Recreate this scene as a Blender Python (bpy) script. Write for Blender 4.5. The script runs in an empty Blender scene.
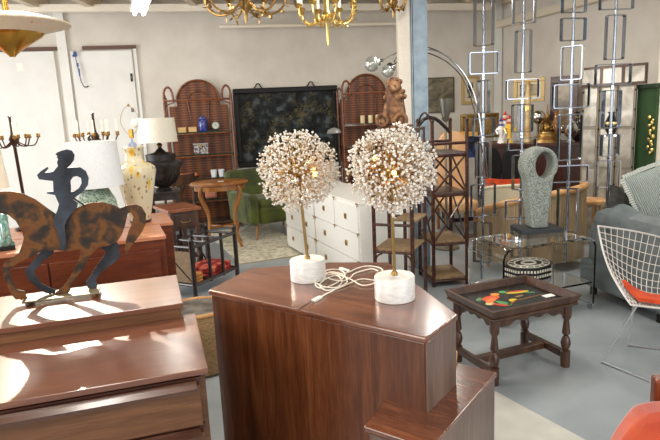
import bpy, bmesh, math, random
from mathutils import Vector, Matrix
random.seed(7)
R = math.radians
SC = bpy.context.scene
COL = SC.collection
PI = math.pi

# ------------------------------------------------------------------ camera model (used to survey the room)
CH = 1.55; TH = R(10.75); RO = R(2.7); FPX = 565.0
_U0 = (0, math.sin(TH), math.cos(TH)); CF = (0, math.cos(TH), -math.sin(TH))
_c, _s = math.cos(RO), math.sin(RO)
CR = tuple((1, 0, 0)[i]*_c - _U0[i]*_s for i in range(3))
CU = tuple((1, 0, 0)[i]*_s + _U0[i]*_c for i in range(3))

def ray(px, py):
    a = (px-330)/FPX; b = (220-py)/FPX
    return Vector(tuple(CF[i]+a*CR[i]+b*CU[i] for i in range(3)))
def Z(px, py, z=0.0):
    d = ray(px, py); t = (z-CH)/d.z
    return Vector((d.x*t, d.y*t, z))
def Y(px, py, y):
    d = ray(px, py); t = y/d.y
    return Vector((d.x*t, y, CH+d.z*t))
def PL(px, py, p0, ang):
    """ray against the vertical plane through p0 running along ang -> (distance along, height above p0.z)"""
    d = ray(px, py); u = Vector((math.cos(ang), math.sin(ang), 0)); n = Vector((-u.y, u.x, 0))
    o = Vector((0, 0, CH)); t = (Vector(p0)-o).dot(n)/d.dot(n); q = o+d*t
    return ((q-Vector(p0)).dot(u), q.z-p0[2])
def V2(v): return (v[0], v[1])

# ------------------------------------------------------------------ materials
def lin(c): return c/12.92 if c <= .04045 else ((c+.055)/1.055)**2.4
def rgb(h):
    if isinstance(h, tuple): h = [x/255 for x in h]
    return (lin(h[0]), lin(h[1]), lin(h[2]), 1)
MATS = {}
def pset(b, k, v):
    if k in b.inputs: b.inputs[k].default_value = v
def mat(name, col, rough=.6, metal=0, spec=.5, trans=0, ior=1.5, coat=0, emis=None, es=0, sheen=0, bump=0, bscale=60, alpha=1):
    if name in MATS: return MATS[name]
    m = bpy.data.materials.new(name); m.use_nodes = True
    nt = m.node_tree; b = nt.nodes['Principled BSDF']
    pset(b, 'Base Color', rgb(col)); pset(b, 'Roughness', rough); pset(b, 'Metallic', metal)
    pset(b, 'Specular IOR Level', spec); pset(b, 'Transmission Weight', trans); pset(b, 'IOR', ior)
    pset(b, 'Coat Weight', coat); pset(b, 'Coat Roughness', .12); pset(b, 'Sheen Weight', sheen); pset(b, 'Alpha', alpha)
    if emis: pset(b, 'Emission Color', rgb(emis)); pset(b, 'Emission Strength', es)
    # small natural variation so that nothing is a flat colour
    tc = nt.nodes.new('ShaderNodeTexCoord'); n = nt.nodes.new('ShaderNodeTexNoise')
    n.inputs['Scale'].default_value = bscale; n.inputs['Detail'].default_value = 3
    nt.links.new(tc.outputs['Object'], n.inputs['Vector'])
    if not emis and trans == 0:
        hs = nt.nodes.new('ShaderNodeHueSaturation'); hs.inputs['Color'].default_value = rgb(col)
        mr = nt.nodes.new('ShaderNodeMapRange'); mr.inputs[3].default_value = .9; mr.inputs[4].default_value = 1.1
        nt.links.new(n.outputs[0], mr.inputs[0]); nt.links.new(mr.outputs[0], hs.inputs['Value'])
        nt.links.new(hs.outputs[0], b.inputs['Base Color'])
    if bump:
        bp = nt.nodes.new('ShaderNodeBump'); bp.inputs['Strength'].default_value = bump; bp.inputs['Distance'].default_value = .01
        nt.links.new(n.outputs[0], bp.inputs['Height']); nt.links.new(bp.outputs[0], b.inputs['Normal'])
    MATS[name] = m
    return m
def ramp(nt, stops):
    r = nt.nodes.new('ShaderNodeValToRGB')
    while len(r.color_ramp.elements) < len(stops): r.color_ramp.elements.new(.5)
    for e, (p, c) in zip(r.color_ramp.elements, stops): e.position = p; e.color = rgb(c)
    return r
def wood(name, dark, mid, light, scale=(14, 14, 1.2), rough=.35, coat=.3, rot=(0, 0, 0), fig=1.0, spec=.5, cr=.12):
    if name in MATS: return MATS[name]
    m = bpy.data.materials.new(name); m.use_nodes = True; nt = m.node_tree; b = nt.nodes['Principled BSDF']
    tc = nt.nodes.new('ShaderNodeTexCoord'); mp = nt.nodes.new('ShaderNodeMapping')
    mp.inputs['Scale'].default_value = scale; mp.inputs['Rotation'].default_value = rot
    nt.links.new(tc.outputs['Object'], mp.inputs['Vector'])
    n1 = nt.nodes.new('ShaderNodeTexNoise'); n1.inputs['Scale'].default_value = fig; n1.inputs['Detail'].default_value = 6; n1.inputs['Distortion'].default_value = .8
    n2 = nt.nodes.new('ShaderNodeTexNoise'); n2.inputs['Scale'].default_value = 9; n2.inputs['Detail'].default_value = 4
    nt.links.new(mp.outputs[0], n1.inputs['Vector']); nt.links.new(mp.outputs[0], n2.inputs['Vector'])
    mx = nt.nodes.new('ShaderNodeMix'); mx.data_type = 'FLOAT'; mx.inputs[0].default_value = .35
    nt.links.new(n1.outputs[0], mx.inputs[2]); nt.links.new(n2.outputs[0], mx.inputs[3])
    r = ramp(nt, [(.32, dark), (.5, mid), (.68, light)])
    nt.links.new(mx.outputs[0], r.inputs[0]); nt.links.new(r.outputs[0], b.inputs['Base Color'])
    pset(b, 'Roughness', rough); pset(b, 'Coat Weight', coat); pset(b, 'Coat Roughness', cr); pset(b, 'Specular IOR Level', spec); pset(b, 'Coat IOR', 1.5+.15*(coat > .45))
    MATS[name] = m; return m
def noisy(name, stops, scale=8, rough=.6, detail=5, bump=0, metal=0, dist=0, mscale=(1, 1, 1), coat=0, vor=False, spec=.5):
    if name in MATS: return MATS[name]
    m = bpy.data.materials.new(name); m.use_nodes = True; nt = m.node_tree; b = nt.nodes['Principled BSDF']
    tc = nt.nodes.new('ShaderNodeTexCoord'); mp = nt.nodes.new('ShaderNodeMapping'); mp.inputs['Scale'].default_value = mscale
    nt.links.new(tc.outputs['Object'], mp.inputs['Vector'])
    if vor:
        n = nt.nodes.new('ShaderNodeTexVoronoi'); n.inputs['Scale'].default_value = scale
    else:
        n = nt.nodes.new('ShaderNodeTexNoise'); n.inputs['Scale'].default_value = scale; n.inputs['Detail'].default_value = detail; n.inputs['Distortion'].default_value = dist
    nt.links.new(mp.outputs[0], n.inputs['Vector'])
    r = ramp(nt, stops); nt.links.new(n.outputs[0], r.inputs[0]); nt.links.new(r.outputs[0], b.inputs['Base Color'])
    pset(b, 'Roughness', rough); pset(b, 'Metallic', metal); pset(b, 'Coat Weight', coat); pset(b, 'Specular IOR Level', spec)
    if bump:
        bp = nt.nodes.new('ShaderNodeBump'); bp.inputs['Strength'].default_value = bump; bp.inputs['Distance'].default_value = .01
        nt.links.new(n.outputs[0], bp.inputs['Height']); nt.links.new(bp.outputs[0], b.inputs['Normal'])
    MATS[name] = m; return m

W_WALNUT = wood('walnut_front', (50, 22, 10), (88, 45, 22), (120, 70, 40), (16, 16, 1.1), .32, .25)
W_WALTOP = wood('walnut_top', (70, 34, 20), (100, 55, 34), (128, 78, 52), (2.2, 18, 10), .26, .7, rot=(0, 0, R(50)), cr=.16)
W_TEAK = wood('teak_front', (76, 46, 25), (100, 64, 38), (122, 82, 52), (1.3, 12, 16), .4, .15)
W_TEAKTOP = wood('teak_top', (88, 48, 30), (106, 60, 40), (124, 76, 52), (1.2, 9, 14), .3, 1, cr=.22)
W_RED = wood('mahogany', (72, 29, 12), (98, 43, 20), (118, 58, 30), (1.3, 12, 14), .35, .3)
W_REDLIT = wood('mahogany_lit', (164, 102, 70), (190, 124, 90), (206, 142, 106), (1.3, 12, 14), .4, .3)  # same mahogany, paler: light falling on the tops put into the colour
W_DARK = wood('dark_oak', (44, 26, 16), (72, 44, 28), (98, 64, 42), (12, 12, 2), .35, .3)
W_DARKTRIM = wood('dark_trim', (40, 18, 12), (58, 30, 20), (76, 42, 30), (2, 12, 12), .35, .3)
W_OAK = wood('golden_oak', (118, 68, 22), (150, 92, 34), (178, 118, 54), (10, 10, 2), .35, .4)
W_BAR = wood('bar_mahogany', (36, 14, 10), (58, 22, 14), (82, 34, 20), (12, 12, 1.5), .3, .4)
W_TAN = wood('tan_rattan', (176, 124, 74), (204, 152, 98), (224, 178, 124), (14, 14, 2), .45, .1)
W_BAMBOO = noisy('dark_bamboo', [(.3, (30, 14, 8)), (.55, (66, 30, 16)), (.75, (104, 56, 28))], 22, .35, mscale=(1, 1, 2.5), coat=.4)
W_BLACK = noisy('black_bamboo', [(.3, (14, 9, 7)), (.7, (42, 24, 18))], 20, .35, coat=.4)
W_RATTAN = noisy('brown_rattan', [(.3, (70, 32, 10)), (.6, (126, 66, 26)), (.8, (156, 96, 48))], 26, .4, coat=.2)
GRASS = noisy('grasscloth_shelf', [(.3, (112, 88, 60)), (.7, (164, 138, 104))], 30, .7, mscale=(1, 6, 1))
CHROME = mat('chrome', (196, 200, 206), .1, 1)
STEEL = mat('satin_steel', (190, 192, 196), .25, 1)
BRASS = mat('brass', (206, 156, 70), .25, 1)
OLDBRASS = mat('old_brass', (176, 142, 86), .35, 1)
GOLD = mat('gilt', (238, 206, 128), .32, 1)
BLACKM = mat('black_iron', (28, 26, 26), .5, .3)
WHITE = mat('white_lacquer', (232, 230, 222), .35, coat=.2)
SHADE = mat('linen_shade', (236, 230, 214), .8)
CANDLE = mat('candle_wax', (245, 240, 224), .5)
MARBLE = noisy('white_marble', [(.35, (208, 205, 202)), (.6, (228, 226, 222)), (.72, (186, 184, 186))], 14, .3, dist=1.5, mscale=(1, 1, 3))
ACRYL = mat('clear_acrylic', (250, 253, 252), .02, 0, trans=1, ior=1.45)
TCHROME = mat('totem_chrome', (150, 158, 170), .14, 1)
MIRROR = mat('mirror_glass', (212, 214, 212), .04, 1)
CRYSTAL = mat('crystal', (240, 233, 222), .12, 0, trans=.15, ior=1.6, coat=.6)
BULB = mat('warm_bulb', (255, 200, 120), .4, emis=(255, 176, 84), es=9)

# ------------------------------------------------------------------ mesh building
def frame_of(d):
    d = Vector(d).normalized(); a = Vector((0, 0, 1)) if abs(d.z) < .9 else Vector((1, 0, 0))
    x = d.cross(a).normalized(); return x, d.cross(x).normalized()
class MB:
    def __init__(s): s.v = []; s.f = []
    def add(s, vs, fs):
        o = len(s.v); s.v += [tuple(v) for v in vs]; s.f += [tuple(i+o for i in f) for f in fs]; return s
    def box(s, c, d, rz=0, M=None):
        x, y, z = d[0]/2, d[1]/2, d[2]/2; ca, sa = math.cos(rz), math.sin(rz)
        vs = []
        for k in (-z, z):
            for (i, j) in ((-x, -y), (x, -y), (x, y), (-x, y)):
                p = Vector((i*ca-j*sa, i*sa+j*ca, k))
                if M: p = M @ Vector((i, j, k))
                vs.append(Vector(c)+p)
        return s.add(vs, [(3, 2, 1, 0), (4, 5, 6, 7), (0, 1, 5, 4), (1, 2, 6, 5), (2, 3, 7, 6), (3, 0, 4, 7)])
    def bar(s, a, b, w, h=None):
        """rectangular bar from a to b"""
        h = h or w; a = Vector(a); b = Vector(b); x, y = frame_of(b-a); vs = []
        for p in (a, b):
            for (i, j) in ((-1, -1), (1, -1), (1, 1), (-1, 1)): vs.append(p+x*i*w/2+y*j*h/2)
        return s.add(vs, [(3, 2, 1, 0), (4, 5, 6, 7), (0, 1, 5, 4), (1, 2, 6, 5), (2, 3, 7, 6), (3, 0, 4, 7)])
    def cyl(s, a, b, r, r2=None, n=14):
        r2 = r if r2 is None else r2; a = Vector(a); b = Vector(b); x, y = frame_of(b-a); vs = []
        for p, q in ((a, r), (b, r2)):
            for k in range(n): t = 2*PI*k/n; vs.append(p+x*q*math.cos(t)+y*q*math.sin(t))
        fs = [(k, (k+1) % n, n+(k+1) % n, n+k) for k in range(n)]+[tuple(range(n))[::-1], tuple(range(n, 2*n))]
        return s.add(vs, fs)
    def tube(s, pts, r, n=8, closed=False, rad=None, flat=1.0):
        pts = [Vector(p) for p in pts]; m = len(pts); vs = []; up = None
        for i, p in enumerate(pts):
            if closed: d = pts[(i+1) % m]-pts[i-1]
            else: d = pts[min(i+1, m-1)]-pts[max(i-1, 0)]
            if d.length < 1e-9: d = Vector((0, 0, 1))
            d.normalize()
            if up is None: x, y = frame_of(d)
            else:
                x = up-d*up.dot(d)
                x = x.normalized() if x.length > 1e-6 else frame_of(d)[0]
                y = d.cross(x)
            up = x; q = rad[i] if rad else r
            for k in range(n): t = 2*PI*k/n; vs.append(p+x*q*math.cos(t)+y*q*flat*math.sin(t))
        fs = []
        for i in range(m if closed else m-1):
            j = (i+1) % m
            for k in range(n): fs.append((i*n+k, i*n+(k+1) % n, j*n+(k+1) % n, j*n+k))
        if not closed: fs += [tuple(range(n))[::-1], tuple(range((m-1)*n, m*n))]
        return s.add(vs, fs)
    def lathe(s, prof, c=(0, 0, 0), n=28, sx=1, sy=1):
        vs = []; m = len(prof)
        for r, z in prof:
            for k in range(n): t = 2*PI*k/n; vs.append((c[0]+max(r, 1e-4)*math.cos(t)*sx, c[1]+max(r, 1e-4)*math.sin(t)*sy, c[2]+z))
        fs = [(i*n+k, i*n+(k+1) % n, (i+1)*n+(k+1) % n, (i+1)*n+k) for i in range(m-1) for k in range(n)]
        fs += [tuple(range(n))[::-1], tuple(range((m-1)*n, m*n))]
        return s.add(vs, fs)
    def ball(s, c, r, n=12, m=8, sz=1, sx=1, sy=1):
        pr = [(r*math.sin(PI*i/m), -r*sz*math.cos(PI*i/m)) for i in range(m+1)]
        return s.lathe(pr, c, n, sx, sy)
    def prism(s, poly, z0, z1):
        n = len(poly); a = sum(poly[i][0]*poly[(i+1) % n][1]-poly[(i+1) % n][0]*poly[i][1] for i in range(n))
        if a < 0: poly = poly[::-1]
        vs = [(p[0], p[1], z0) for p in poly]+[(p[0], p[1], z1) for p in poly]
        return s.add(vs, [tuple(range(n))[::-1], tuple(range(n, 2*n))]+[(k, (k+1) % n, n+(k+1) % n, n+k) for k in range(n)])
    def xz(s, poly, y0, y1, holes=()):
        """outline in the x-z plane with thickness along y"""
        bm = bmesh.new(); ed = []
        for lp in [poly]+list(holes):
            vv = [bm.verts.new((p[0], y0, p[1])) for p in lp]
            for i in range(len(vv)): ed.append(bm.edges.new((vv[i], vv[(i+1) % len(vv)])))
        bmesh.ops.triangle_fill(bm, use_beauty=True, use_dissolve=False, edges=ed)
        r = bmesh.ops.extrude_face_region(bm, geom=bm.faces[:])
        for g in r['geom']:
            if isinstance(g, bmesh.types.BMVert): g.co.y = y1
        bmesh.ops.recalc_face_normals(bm, faces=bm.faces[:])
        bm.verts.index_update()
        s.add([v.co.copy() for v in bm.verts], [tuple(v.index for v in f.verts) for f in bm.faces]); bm.free(); return s
    def grid(s, fn, nu, nv, thick=0, close_u=False):
        """surface fn(u,v) with thickness"""
        P = [[Vector(fn(i/nu, j/nv)) for j in range(nv+1)] for i in range(nu+1)]
        vs = [P[i][j] for i in range(nu+1) for j in range(nv+1)]; w = nv+1
        fs = [(i*w+j, (i+1)*w+j, (i+1)*w+j+1, i*w+j+1) for i in range(nu) for j in range(nv)]
        if not thick: return s.add(vs, fs)
        N = []
        for i in range(nu+1):
            for j in range(nv+1):
                a = P[min(i+1, nu)][j]-P[max(i-1, 0)][j]; b = P[i][min(j+1, nv)]-P[i][max(j-1, 0)]
                n = a.cross(b); N.append(n.normalized() if n.length > 1e-12 else Vector((0, 0, 1)))
        k = len(vs); vs2 = [v-N[i]*thick for i, v in enumerate(vs)]
        f2 = [tuple(q+k for q in f[::-1]) for f in fs]
        bd = [i*w for i in range(nu+1)]+[nu*w+j for j in range(1, nv+1)]+[i*w+nv for i in range(nu-1, -1, -1)]+[j for j in range(nv-1, 0, -1)]
        f3 = [(bd[q], bd[q]+k, bd[(q+1) % len(bd)]+k, bd[(q+1) % len(bd)]) for q in range(len(bd))]
        return s.add(vs+vs2, fs+f2+f3)
def obj(name, mb, m, parent=None, smooth=False, bev=0, sub=0):
    me = bpy.data.meshes.new(name); me.from_pydata(mb.v, [], mb.f); me.validate()
    bm = bmesh.new(); bm.from_mesh(me); bmesh.ops.recalc_face_normals(bm, faces=bm.faces[:]); bm.to_mesh(me); bm.free()
    me.materials.append(m)
    if smooth:
        for p in me.polygons: p.use_smooth = True
        try: me.set_sharp_from_angle(angle=R(40))
        except Exception: pass
    o = bpy.data.objects.new(name, me); COL.objects.link(o)
    if parent: o.parent = parent
    if bev:
        b = o.modifiers.new('bevel', 'BEVEL'); b.width = bev; b.segments = 2; b.limit_method = 'ANGLE'
    if sub:
        b = o.modifiers.new('sub', 'SUBSURF'); b.levels = sub; b.render_levels = sub
    return o
def tag(o, label, cat, group=None, kind=None):
    o['label'] = label; o['category'] = cat
    if group: o['group'] = group
    if kind: o['kind'] = kind
    return o
def thing(name, label, cat, loc=(0, 0, 0), rz=0, group=None):
    o = bpy.data.objects.new(name, None); COL.objects.link(o)
    o.location = loc; o.rotation_euler = (0, 0, rz); o.empty_display_size = .1
    return tag(o, label, cat, group)
def struct(name, mb, m, bev=0, smooth=False):
    o = obj(name, mb, m, None, smooth, bev); o['kind'] = 'structure'; return o
def dup(root, loc, rz, label, group=None):
    def cp(o, par):
        c = o.copy(); COL.objects.link(c)
        if par: c.parent = par
        for ch in [x for x in bpy.data.objects if x.parent == o]: cp(ch, c)
        return c
    r = cp(root, None); r.location = loc; r.rotation_euler = (0, 0, rz); r['label'] = label
    if group: r['group'] = group
    return r
def arc(c, r, a0, a1, n, ax='xz'):
    out = []
    for i in range(n+1):
        t = a0+(a1-a0)*i/n; p, q = r*math.cos(t), r*math.sin(t)
        out.append((c[0]+p, c[1], c[2]+q) if ax == 'xz' else (c[0], c[1]+p, c[2]+q) if ax == 'yz' else (c[0]+p, c[1]+q, c[2]))
    return out
def smoothpts(pts, n=6):
    """catmull-rom through the points"""
    P = [Vector(p) for p in pts]; out = []
    for i in range(len(P)-1):
        a, b, c, d = P[max(i-1, 0)], P[i], P[i+1], P[min(i+2, len(P)-1)]
        for k in range(n):
            t = k/n; out.append(.5*((2*b)+(c-a)*t+(2*a-5*b+4*c-d)*t*t+(3*b-a-3*c+d)*t**3))
    out.append(P[-1]); return out
EXPO = 0.47; WORLD = .4; LAMP = .95; SPOT = 850
# ------------------------------------------------------------------ camera
cam = bpy.data.cameras.new('camera'); co = bpy.data.objects.new('camera', cam); COL.objects.link(co)
cam.sensor_width = 36; cam.lens = FPX*36/660
Mx = Matrix(((CR[0], CU[0], -CF[0], 0), (CR[1], CU[1], -CF[1], 0), (CR[2], CU[2], -CF[2], CH), (0, 0, 0, 1)))
co.matrix_world = Mx; SC.camera = co
SC.view_settings.view_transform = 'Standard'; SC.view_settings.look = 'None'; SC.view_settings.gamma = 1
SC.view_settings.exposure = EXPO

# ------------------------------------------------------------------ the room
WA = math.atan(.2); W0 = Vector((-4.2, 7.9, 0)); WN = Vector((-math.sin(WA), math.cos(WA), 0)); WU = Vector((math.cos(WA), math.sin(WA), 0))
def wally(x): return 7.9+.2*(x+4.2)
def on_wall(px, py, off=0.0): return PL(px, py, W0-WN*off, WA)
def wpt(s, z, off=0.0): q = W0+WU*s-WN*off; return Vector((q.x, q.y, z))
def wall_obj(o, off=0.0):
    o.location = W0-WN*off; o.rotation_euler = (0, 0, WA); return o
WALL = noisy('painted_wall', [(.35, (206, 198, 186)), (.65, (216, 209, 198))], 3, .7)
PANEL = noisy('painted_panel', [(.35, (222, 220, 214)), (.65, (230, 228, 222))], 3, .6)
CEIL = noisy('painted_ceiling', [(.35, (150, 134, 112)), (.65, (172, 156, 132))], 4, .8)
FLOOR = None
def floor_mat():
    m = bpy.data.materials.new('sealed_concrete'); m.use_nodes = True; nt = m.node_tree; b = nt.nodes['Principled BSDF']
    tc = nt.nodes.new('ShaderNodeTexCoord')
    n = nt.nodes.new('ShaderNodeTexNoise'); n.inputs['Scale'].default_value = 1.6; n.inputs['Detail'].default_value = 8; n.inputs['Distortion'].default_value = .6
    nt.links.new(tc.outputs['Object'], n.inputs['Vector'])
    r = ramp(nt, [(.3, (134, 142, 147)), (.55, (156, 164, 168)), (.75, (170, 175, 177))])
    nt.links.new(n.outputs[0], r.inputs[0]); nt.links.new(r.outputs[0], b.inputs['Base Color'])
    mr = nt.nodes.new('ShaderNodeMapRange'); mr.inputs[3].default_value = .22; mr.inputs[4].default_value = .42
    nt.links.new(n.outputs[0], mr.inputs[0]); nt.links.new(mr.outputs[0], b.inputs['Roughness'])
    return m
struct('floor', MB().box((0, 4, -.05), (14, 16, .1)), floor_mat())
# a paler patch of floor with a straight edge, towards the lower right
a = Z(488, 388); b = Z(592, 444); d = (b-a).normalized(); nn = Vector((d.y, -d.x, 0))
if nn.x > 0: nn = -nn
a2 = a-d*.2
struct('floor_patch', MB().prism([V2(a2), V2(b+d*.3), V2(b+d*.3+nn*1.1), V2(a2+nn*1.1)], .0005, .004),
       noisy('pale_floor', [(.3, (186, 186, 178)), (.7, (206, 206, 198))], 6, .45))
CR0 = Vector((2.8, 9.3, 0)); CR1 = Vector((4.8, 2.77, 0))
struct('wall_back', MB().prism([(-6.2, 7.5), (2.8, 8.9+.4), (2.8, 9.5), (-6.2, 7.7)], 0, 3.3), WALL)
struct('wall_right', MB().prism([(2.8, 9.3), (4.8, 2.77), (4.95, 2.8), (2.98, 9.4)], 0, 3.3), WALL)
struct('wall_left', MB().box((-6.25, 2.1, 1.65), (.1, 11, 3.3)), WALL)
struct('wall_right_near', MB().prism([(4.8, 2.77), (4.8, -3.4), (4.95, -3.4), (4.95, 2.8)], 0, 3.3), WALL)
struct('ceiling', MB().prism([(-6.2, -3.4), (5.1, -3.4), (5.1, 9.6), (-6.2, 9.6)], 3.3, 3.4), CEIL)
m = MB()
for i in range(17):
    x = -5.6+i*.65; m.box((x, (wally(x)-1.3)/2, 3.17), (.09, wally(x)+1.2, .24))
struct('trim_1', m, noisy('joist_paint', [(.35, (198, 182, 158)), (.65, (214, 198, 174))], 4, .7))
# white service beam hung before the back wall, and the one along the right wall
m = MB(); a = wpt(-2, 3.06, .3); b = wpt(6.9, 3.0, .3); m.bar(a, b, .09, .09)
a = wpt(2.8, 2.8, .2); b = wpt(5.4, 2.8, .2); m.cyl(a, b, .025, n=8)
struct('trim_2', m, mat('beam_white', (236, 226, 208), .5))
m = MB(); u = (CR1-CR0).normalized(); nn = Vector((-u.y, u.x, 0)); nn = -nn if nn.x > 0 else nn
p = CR0+nn*.07+Vector((0, 0, 2.77)); m.bar(p, p+u*6.2, .1, .1)
struct('trim_3', m, mat('beam_cream', (222, 210, 188), .5))
m = MB(); p = Vector((CR0.x-.03, CR0.y-.08, 0)); m.box((p.x, p.y, 1.65), (.1, .1, 3.29)); struct('trim_4', m, PANEL)
# large sliding panels on the left of the back wall
def wallquad(px0, py0, px1, py1, t, off):
    s0, z0 = on_wall(px0, py0, off); s1, z1 = on_wall(px1, py1, off); return (s0, s1, min(z0, z1), max(z0, z1), t)
def wallpanel(name, s0, s1, z0, z1, t, mt, off=0, bev=0):
    o = struct(name, MB().box(((s0+s1)/2, -t/2-off, (z0+z1)/2), (s1-s0, t, z1-z0)), mt, bev); return wall_obj(o)
sA = on_wall(54, 50)[0]; sB = on_wall(64, 80)[0]; sC = on_wall(74, 80)[0]; sD = on_wall(132, 52)[0]; zt = on_wall(60, 51)[1]
wallpanel('door_1', -2.2, sA, .02, zt, .035, PANEL, bev=.006)
wallpanel('trim_5', sB-.02, sC-.03, 0, 3.05, .05, PANEL)
wallpanel('door_2', sC, sD, .02, on_wall(100, 51)[1], .035, PANEL, bev=.006)
wallpanel('trim_6', sD+.02, sD+.06, 0, on_wall(100, 51)[1]+.02, .03, PANEL)
TRK = mat('track_brown', (96, 66, 56), .5)
zz = on_wall(100, 50)[1]
wallpanel('trim_7', -2.2, on_wall(63, 50)[0], zz+.005, zz+.05, .05, TRK)
wallpanel('trim_8', on_wall(83, 50)[0], sD+.06, zz+.005, zz+.05, .05, TRK)
# steel column with a white boxed pipe beside it
cx = Z(411, 262).x; cy = 5.5; pc = Y(417, 120, cy)
COLB = noisy('column_blue', [(.3, (128, 146, 160)), (.7, (158, 176, 188))], 10, .45)
m = MB(); w = .2
m.box((pc.x-.045, cy, 1.65), (.012, w, 3.29)); m.box((pc.x+.065, cy, 1.65), (.09, .014, 3.29)); m.box((pc.x+.02, cy-.09, 1.65), (.13, .014, 3.29))
m.box((pc.x-.03, cy, 1.65), (.03, w, 3.29)); m.box((pc.x+.085, cy-.02, 1.65), (.012, .16, 3.29))
o = struct('trim_9', m, COLB)
m = MB(); pw = Y(404, 120, cy+.1); m.box((pw.x, cy+.02, 1.65), (.115, .16, 3.29)); struct('trim_10', m, mat('pipe_white', (226, 216, 200), .5), .01)
# pale wall end at the far right edge of the view
pr = Y(672, 100, 5.4); struct('trim_11', MB().box((pr.x+.12, 5.4, 1.65), (.42, .2, 3.29)), mat('pier_white', (232, 222, 206), .6), .01)
# small fittings on the sliding panels
def wallthing(name, label, cat, px, py, off=.045):
    s, z = on_wall(px, py, off); q = wpt(s, z, off); return thing(name, label, cat, q, WA)
for (py, lb) in ((77.5, 'small black latch plate high on the white sliding panel edge'), (110, 'small dark latch plate lower on the white sliding panel edge')):
    s, z = on_wall(131.5 if py < 100 else 132.5, py, .045); t = thing('latch_plate', lb, 'latch', wpt(s, z, .035), WA)
    obj('plate', MB().box((0, -.008, 0), (.03, .014, .11 if py < 100 else .05)), BLACKM, t, bev=.002)
    obj('bolt', MB().cyl((0, -.014, 0), (0, -.024, 0), .007), STEEL, t)
s, z = on_wall(75, 52, .07); t = thing('pull_rod', 'thin wall rod wrapped in blue tape hanging by the white pilaster', 'rod', wpt(s, z, .06), WA)
obj('rod', MB().tube([(0, -.012, .03), (0, -.012, -.1), (.03, -.012, -.38), (.06, -.012, -.46)], .007), mat('grey_rod', (120, 120, 128), .5), t)
m = MB()
for (x, z, h, w) in ((.0, -.03, .06, .045), (-.02, -.05, .03, .03), (.015, -.17, .05, .025), (.025, -.27, .1, .016)): m.box((x, -.02, z), (w, .014, h))
obj('tape', m, mat('blue_tape', (58, 84, 150), .6), t)
obj('hook', MB().tube([(.06, -.012, -.46), (.09, -.012, -.47), (.12, -.012, -.455)], .008), BLACKM, t)

# ------------------------------------------------------------------ light
w = bpy.data.worlds.new('world'); SC.world = w; w.use_nodes = True
bg = w.node_tree.nodes['Background']; bg.inputs[0].default_value = (1, .97, .93, 1); bg.inputs[1].default_value = WORLD
def area(name, loc, size, power, col, rot):
    l = bpy.data.lights.new(name, 'AREA'); l.shape = 'RECTANGLE'; l.size, l.size_y = size; l.energy = power; l.color = col
    o = bpy.data.objects.new(name, l); COL.objects.link(o); o.location = loc; o.rotation_euler = rot; return o
# fluorescent strip fixtures on the ceiling; only the first shows in the frame
TUBE = mat('tube_light', (255, 255, 255), .5, emis=(255, 252, 244), es=14)
def fixture(loc, rz, label, grp, L=1.25):
    t = thing('fluorescent_fixture', label, 'ceiling light', loc, rz, grp)
    obj('housing', MB().box((0, 0, .05), (.2, L, .06)), mat('fixture_white', (236, 234, 228), .4), t, bev=.01)
    for x in (-.05, .05): obj('tube', MB().cyl((x, -L/2+.02, 0), (x, L/2-.02, 0), .022, n=10), TUBE, t)
    obj('hanger', MB().cyl((0, .4, .08), (0, .4, 3.3-loc[2]), .004, n=5).cyl((0, -.4, .08), (0, -.4, 3.3-loc[2]), .004, n=5), STEEL, t)
    return t
FX = Z(139, 14, 2.85); fx2 = Z(152, -30, 2.85); fa = math.atan2(fx2.y-FX.y, fx2.x-FX.x)-PI/2
fd = (fx2-FX).normalized()
fixture(FX+fd*.62, fa, 'lit twin tube fluorescent fixture hanging at top left ahead of back wall', None)
for (x, y) in ((-1.2, 2.6), (-2.6, 5.2), (.6, 3.6), (1.2, 6.6), (2.6, 4.6)):
    area('ceiling_lamp', (x, y, 2.9), (.25, 1.3), 26*LAMP, (1, .95, .87), (0, 0, 0))
for (x, y) in ((-1.0, -.4), (1.2, .4)):
    area('ceiling_lamp', (x, y, 2.9), (.3, 1.3), 24*LAMP, (1, .95, .87), (0, 0, 0))
# unseen area lamps, added as fill behind the camera and at the left
area('added_fill_right', (3.6, -1.6, 1.7), (3.4, 2.4), 95*LAMP, (.86, .93, 1), (R(80), 0, R(38)))
area('added_fill_left', (-3.4, -1.0, 1.9), (2.6, 2.2), 90*LAMP, (1, .96, .9), (R(78), 0, R(-52)))  # fill added to brighten the left side
area('added_fill_side', (-5.9, 4.4, 1.6), (3.4, 2.0), 165*LAMP, (.97, .98, 1), (R(88), 0, R(-90)))  # added lamp, brightens the wall panels and white chest fronts
# unseen warm spot added in place of sun, throwing the rider's shadow on dresser tops
sp = bpy.data.lights.new('added_spot', 'SPOT'); sp.energy = SPOT; sp.color = (1, .86, .68); sp.spot_size = R(34); sp.spot_blend = .25; sp.shadow_soft_size = .03
so = bpy.data.objects.new('added_spot', sp); COL.objects.link(so); so.location = (-2.6, 5.2, 3.0)
tg = Vector((-1.05, 2.2, .85)); so.rotation_euler = (tg-Vector(so.location)).to_track_quat('-Z', 'Y').to_euler()
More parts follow.
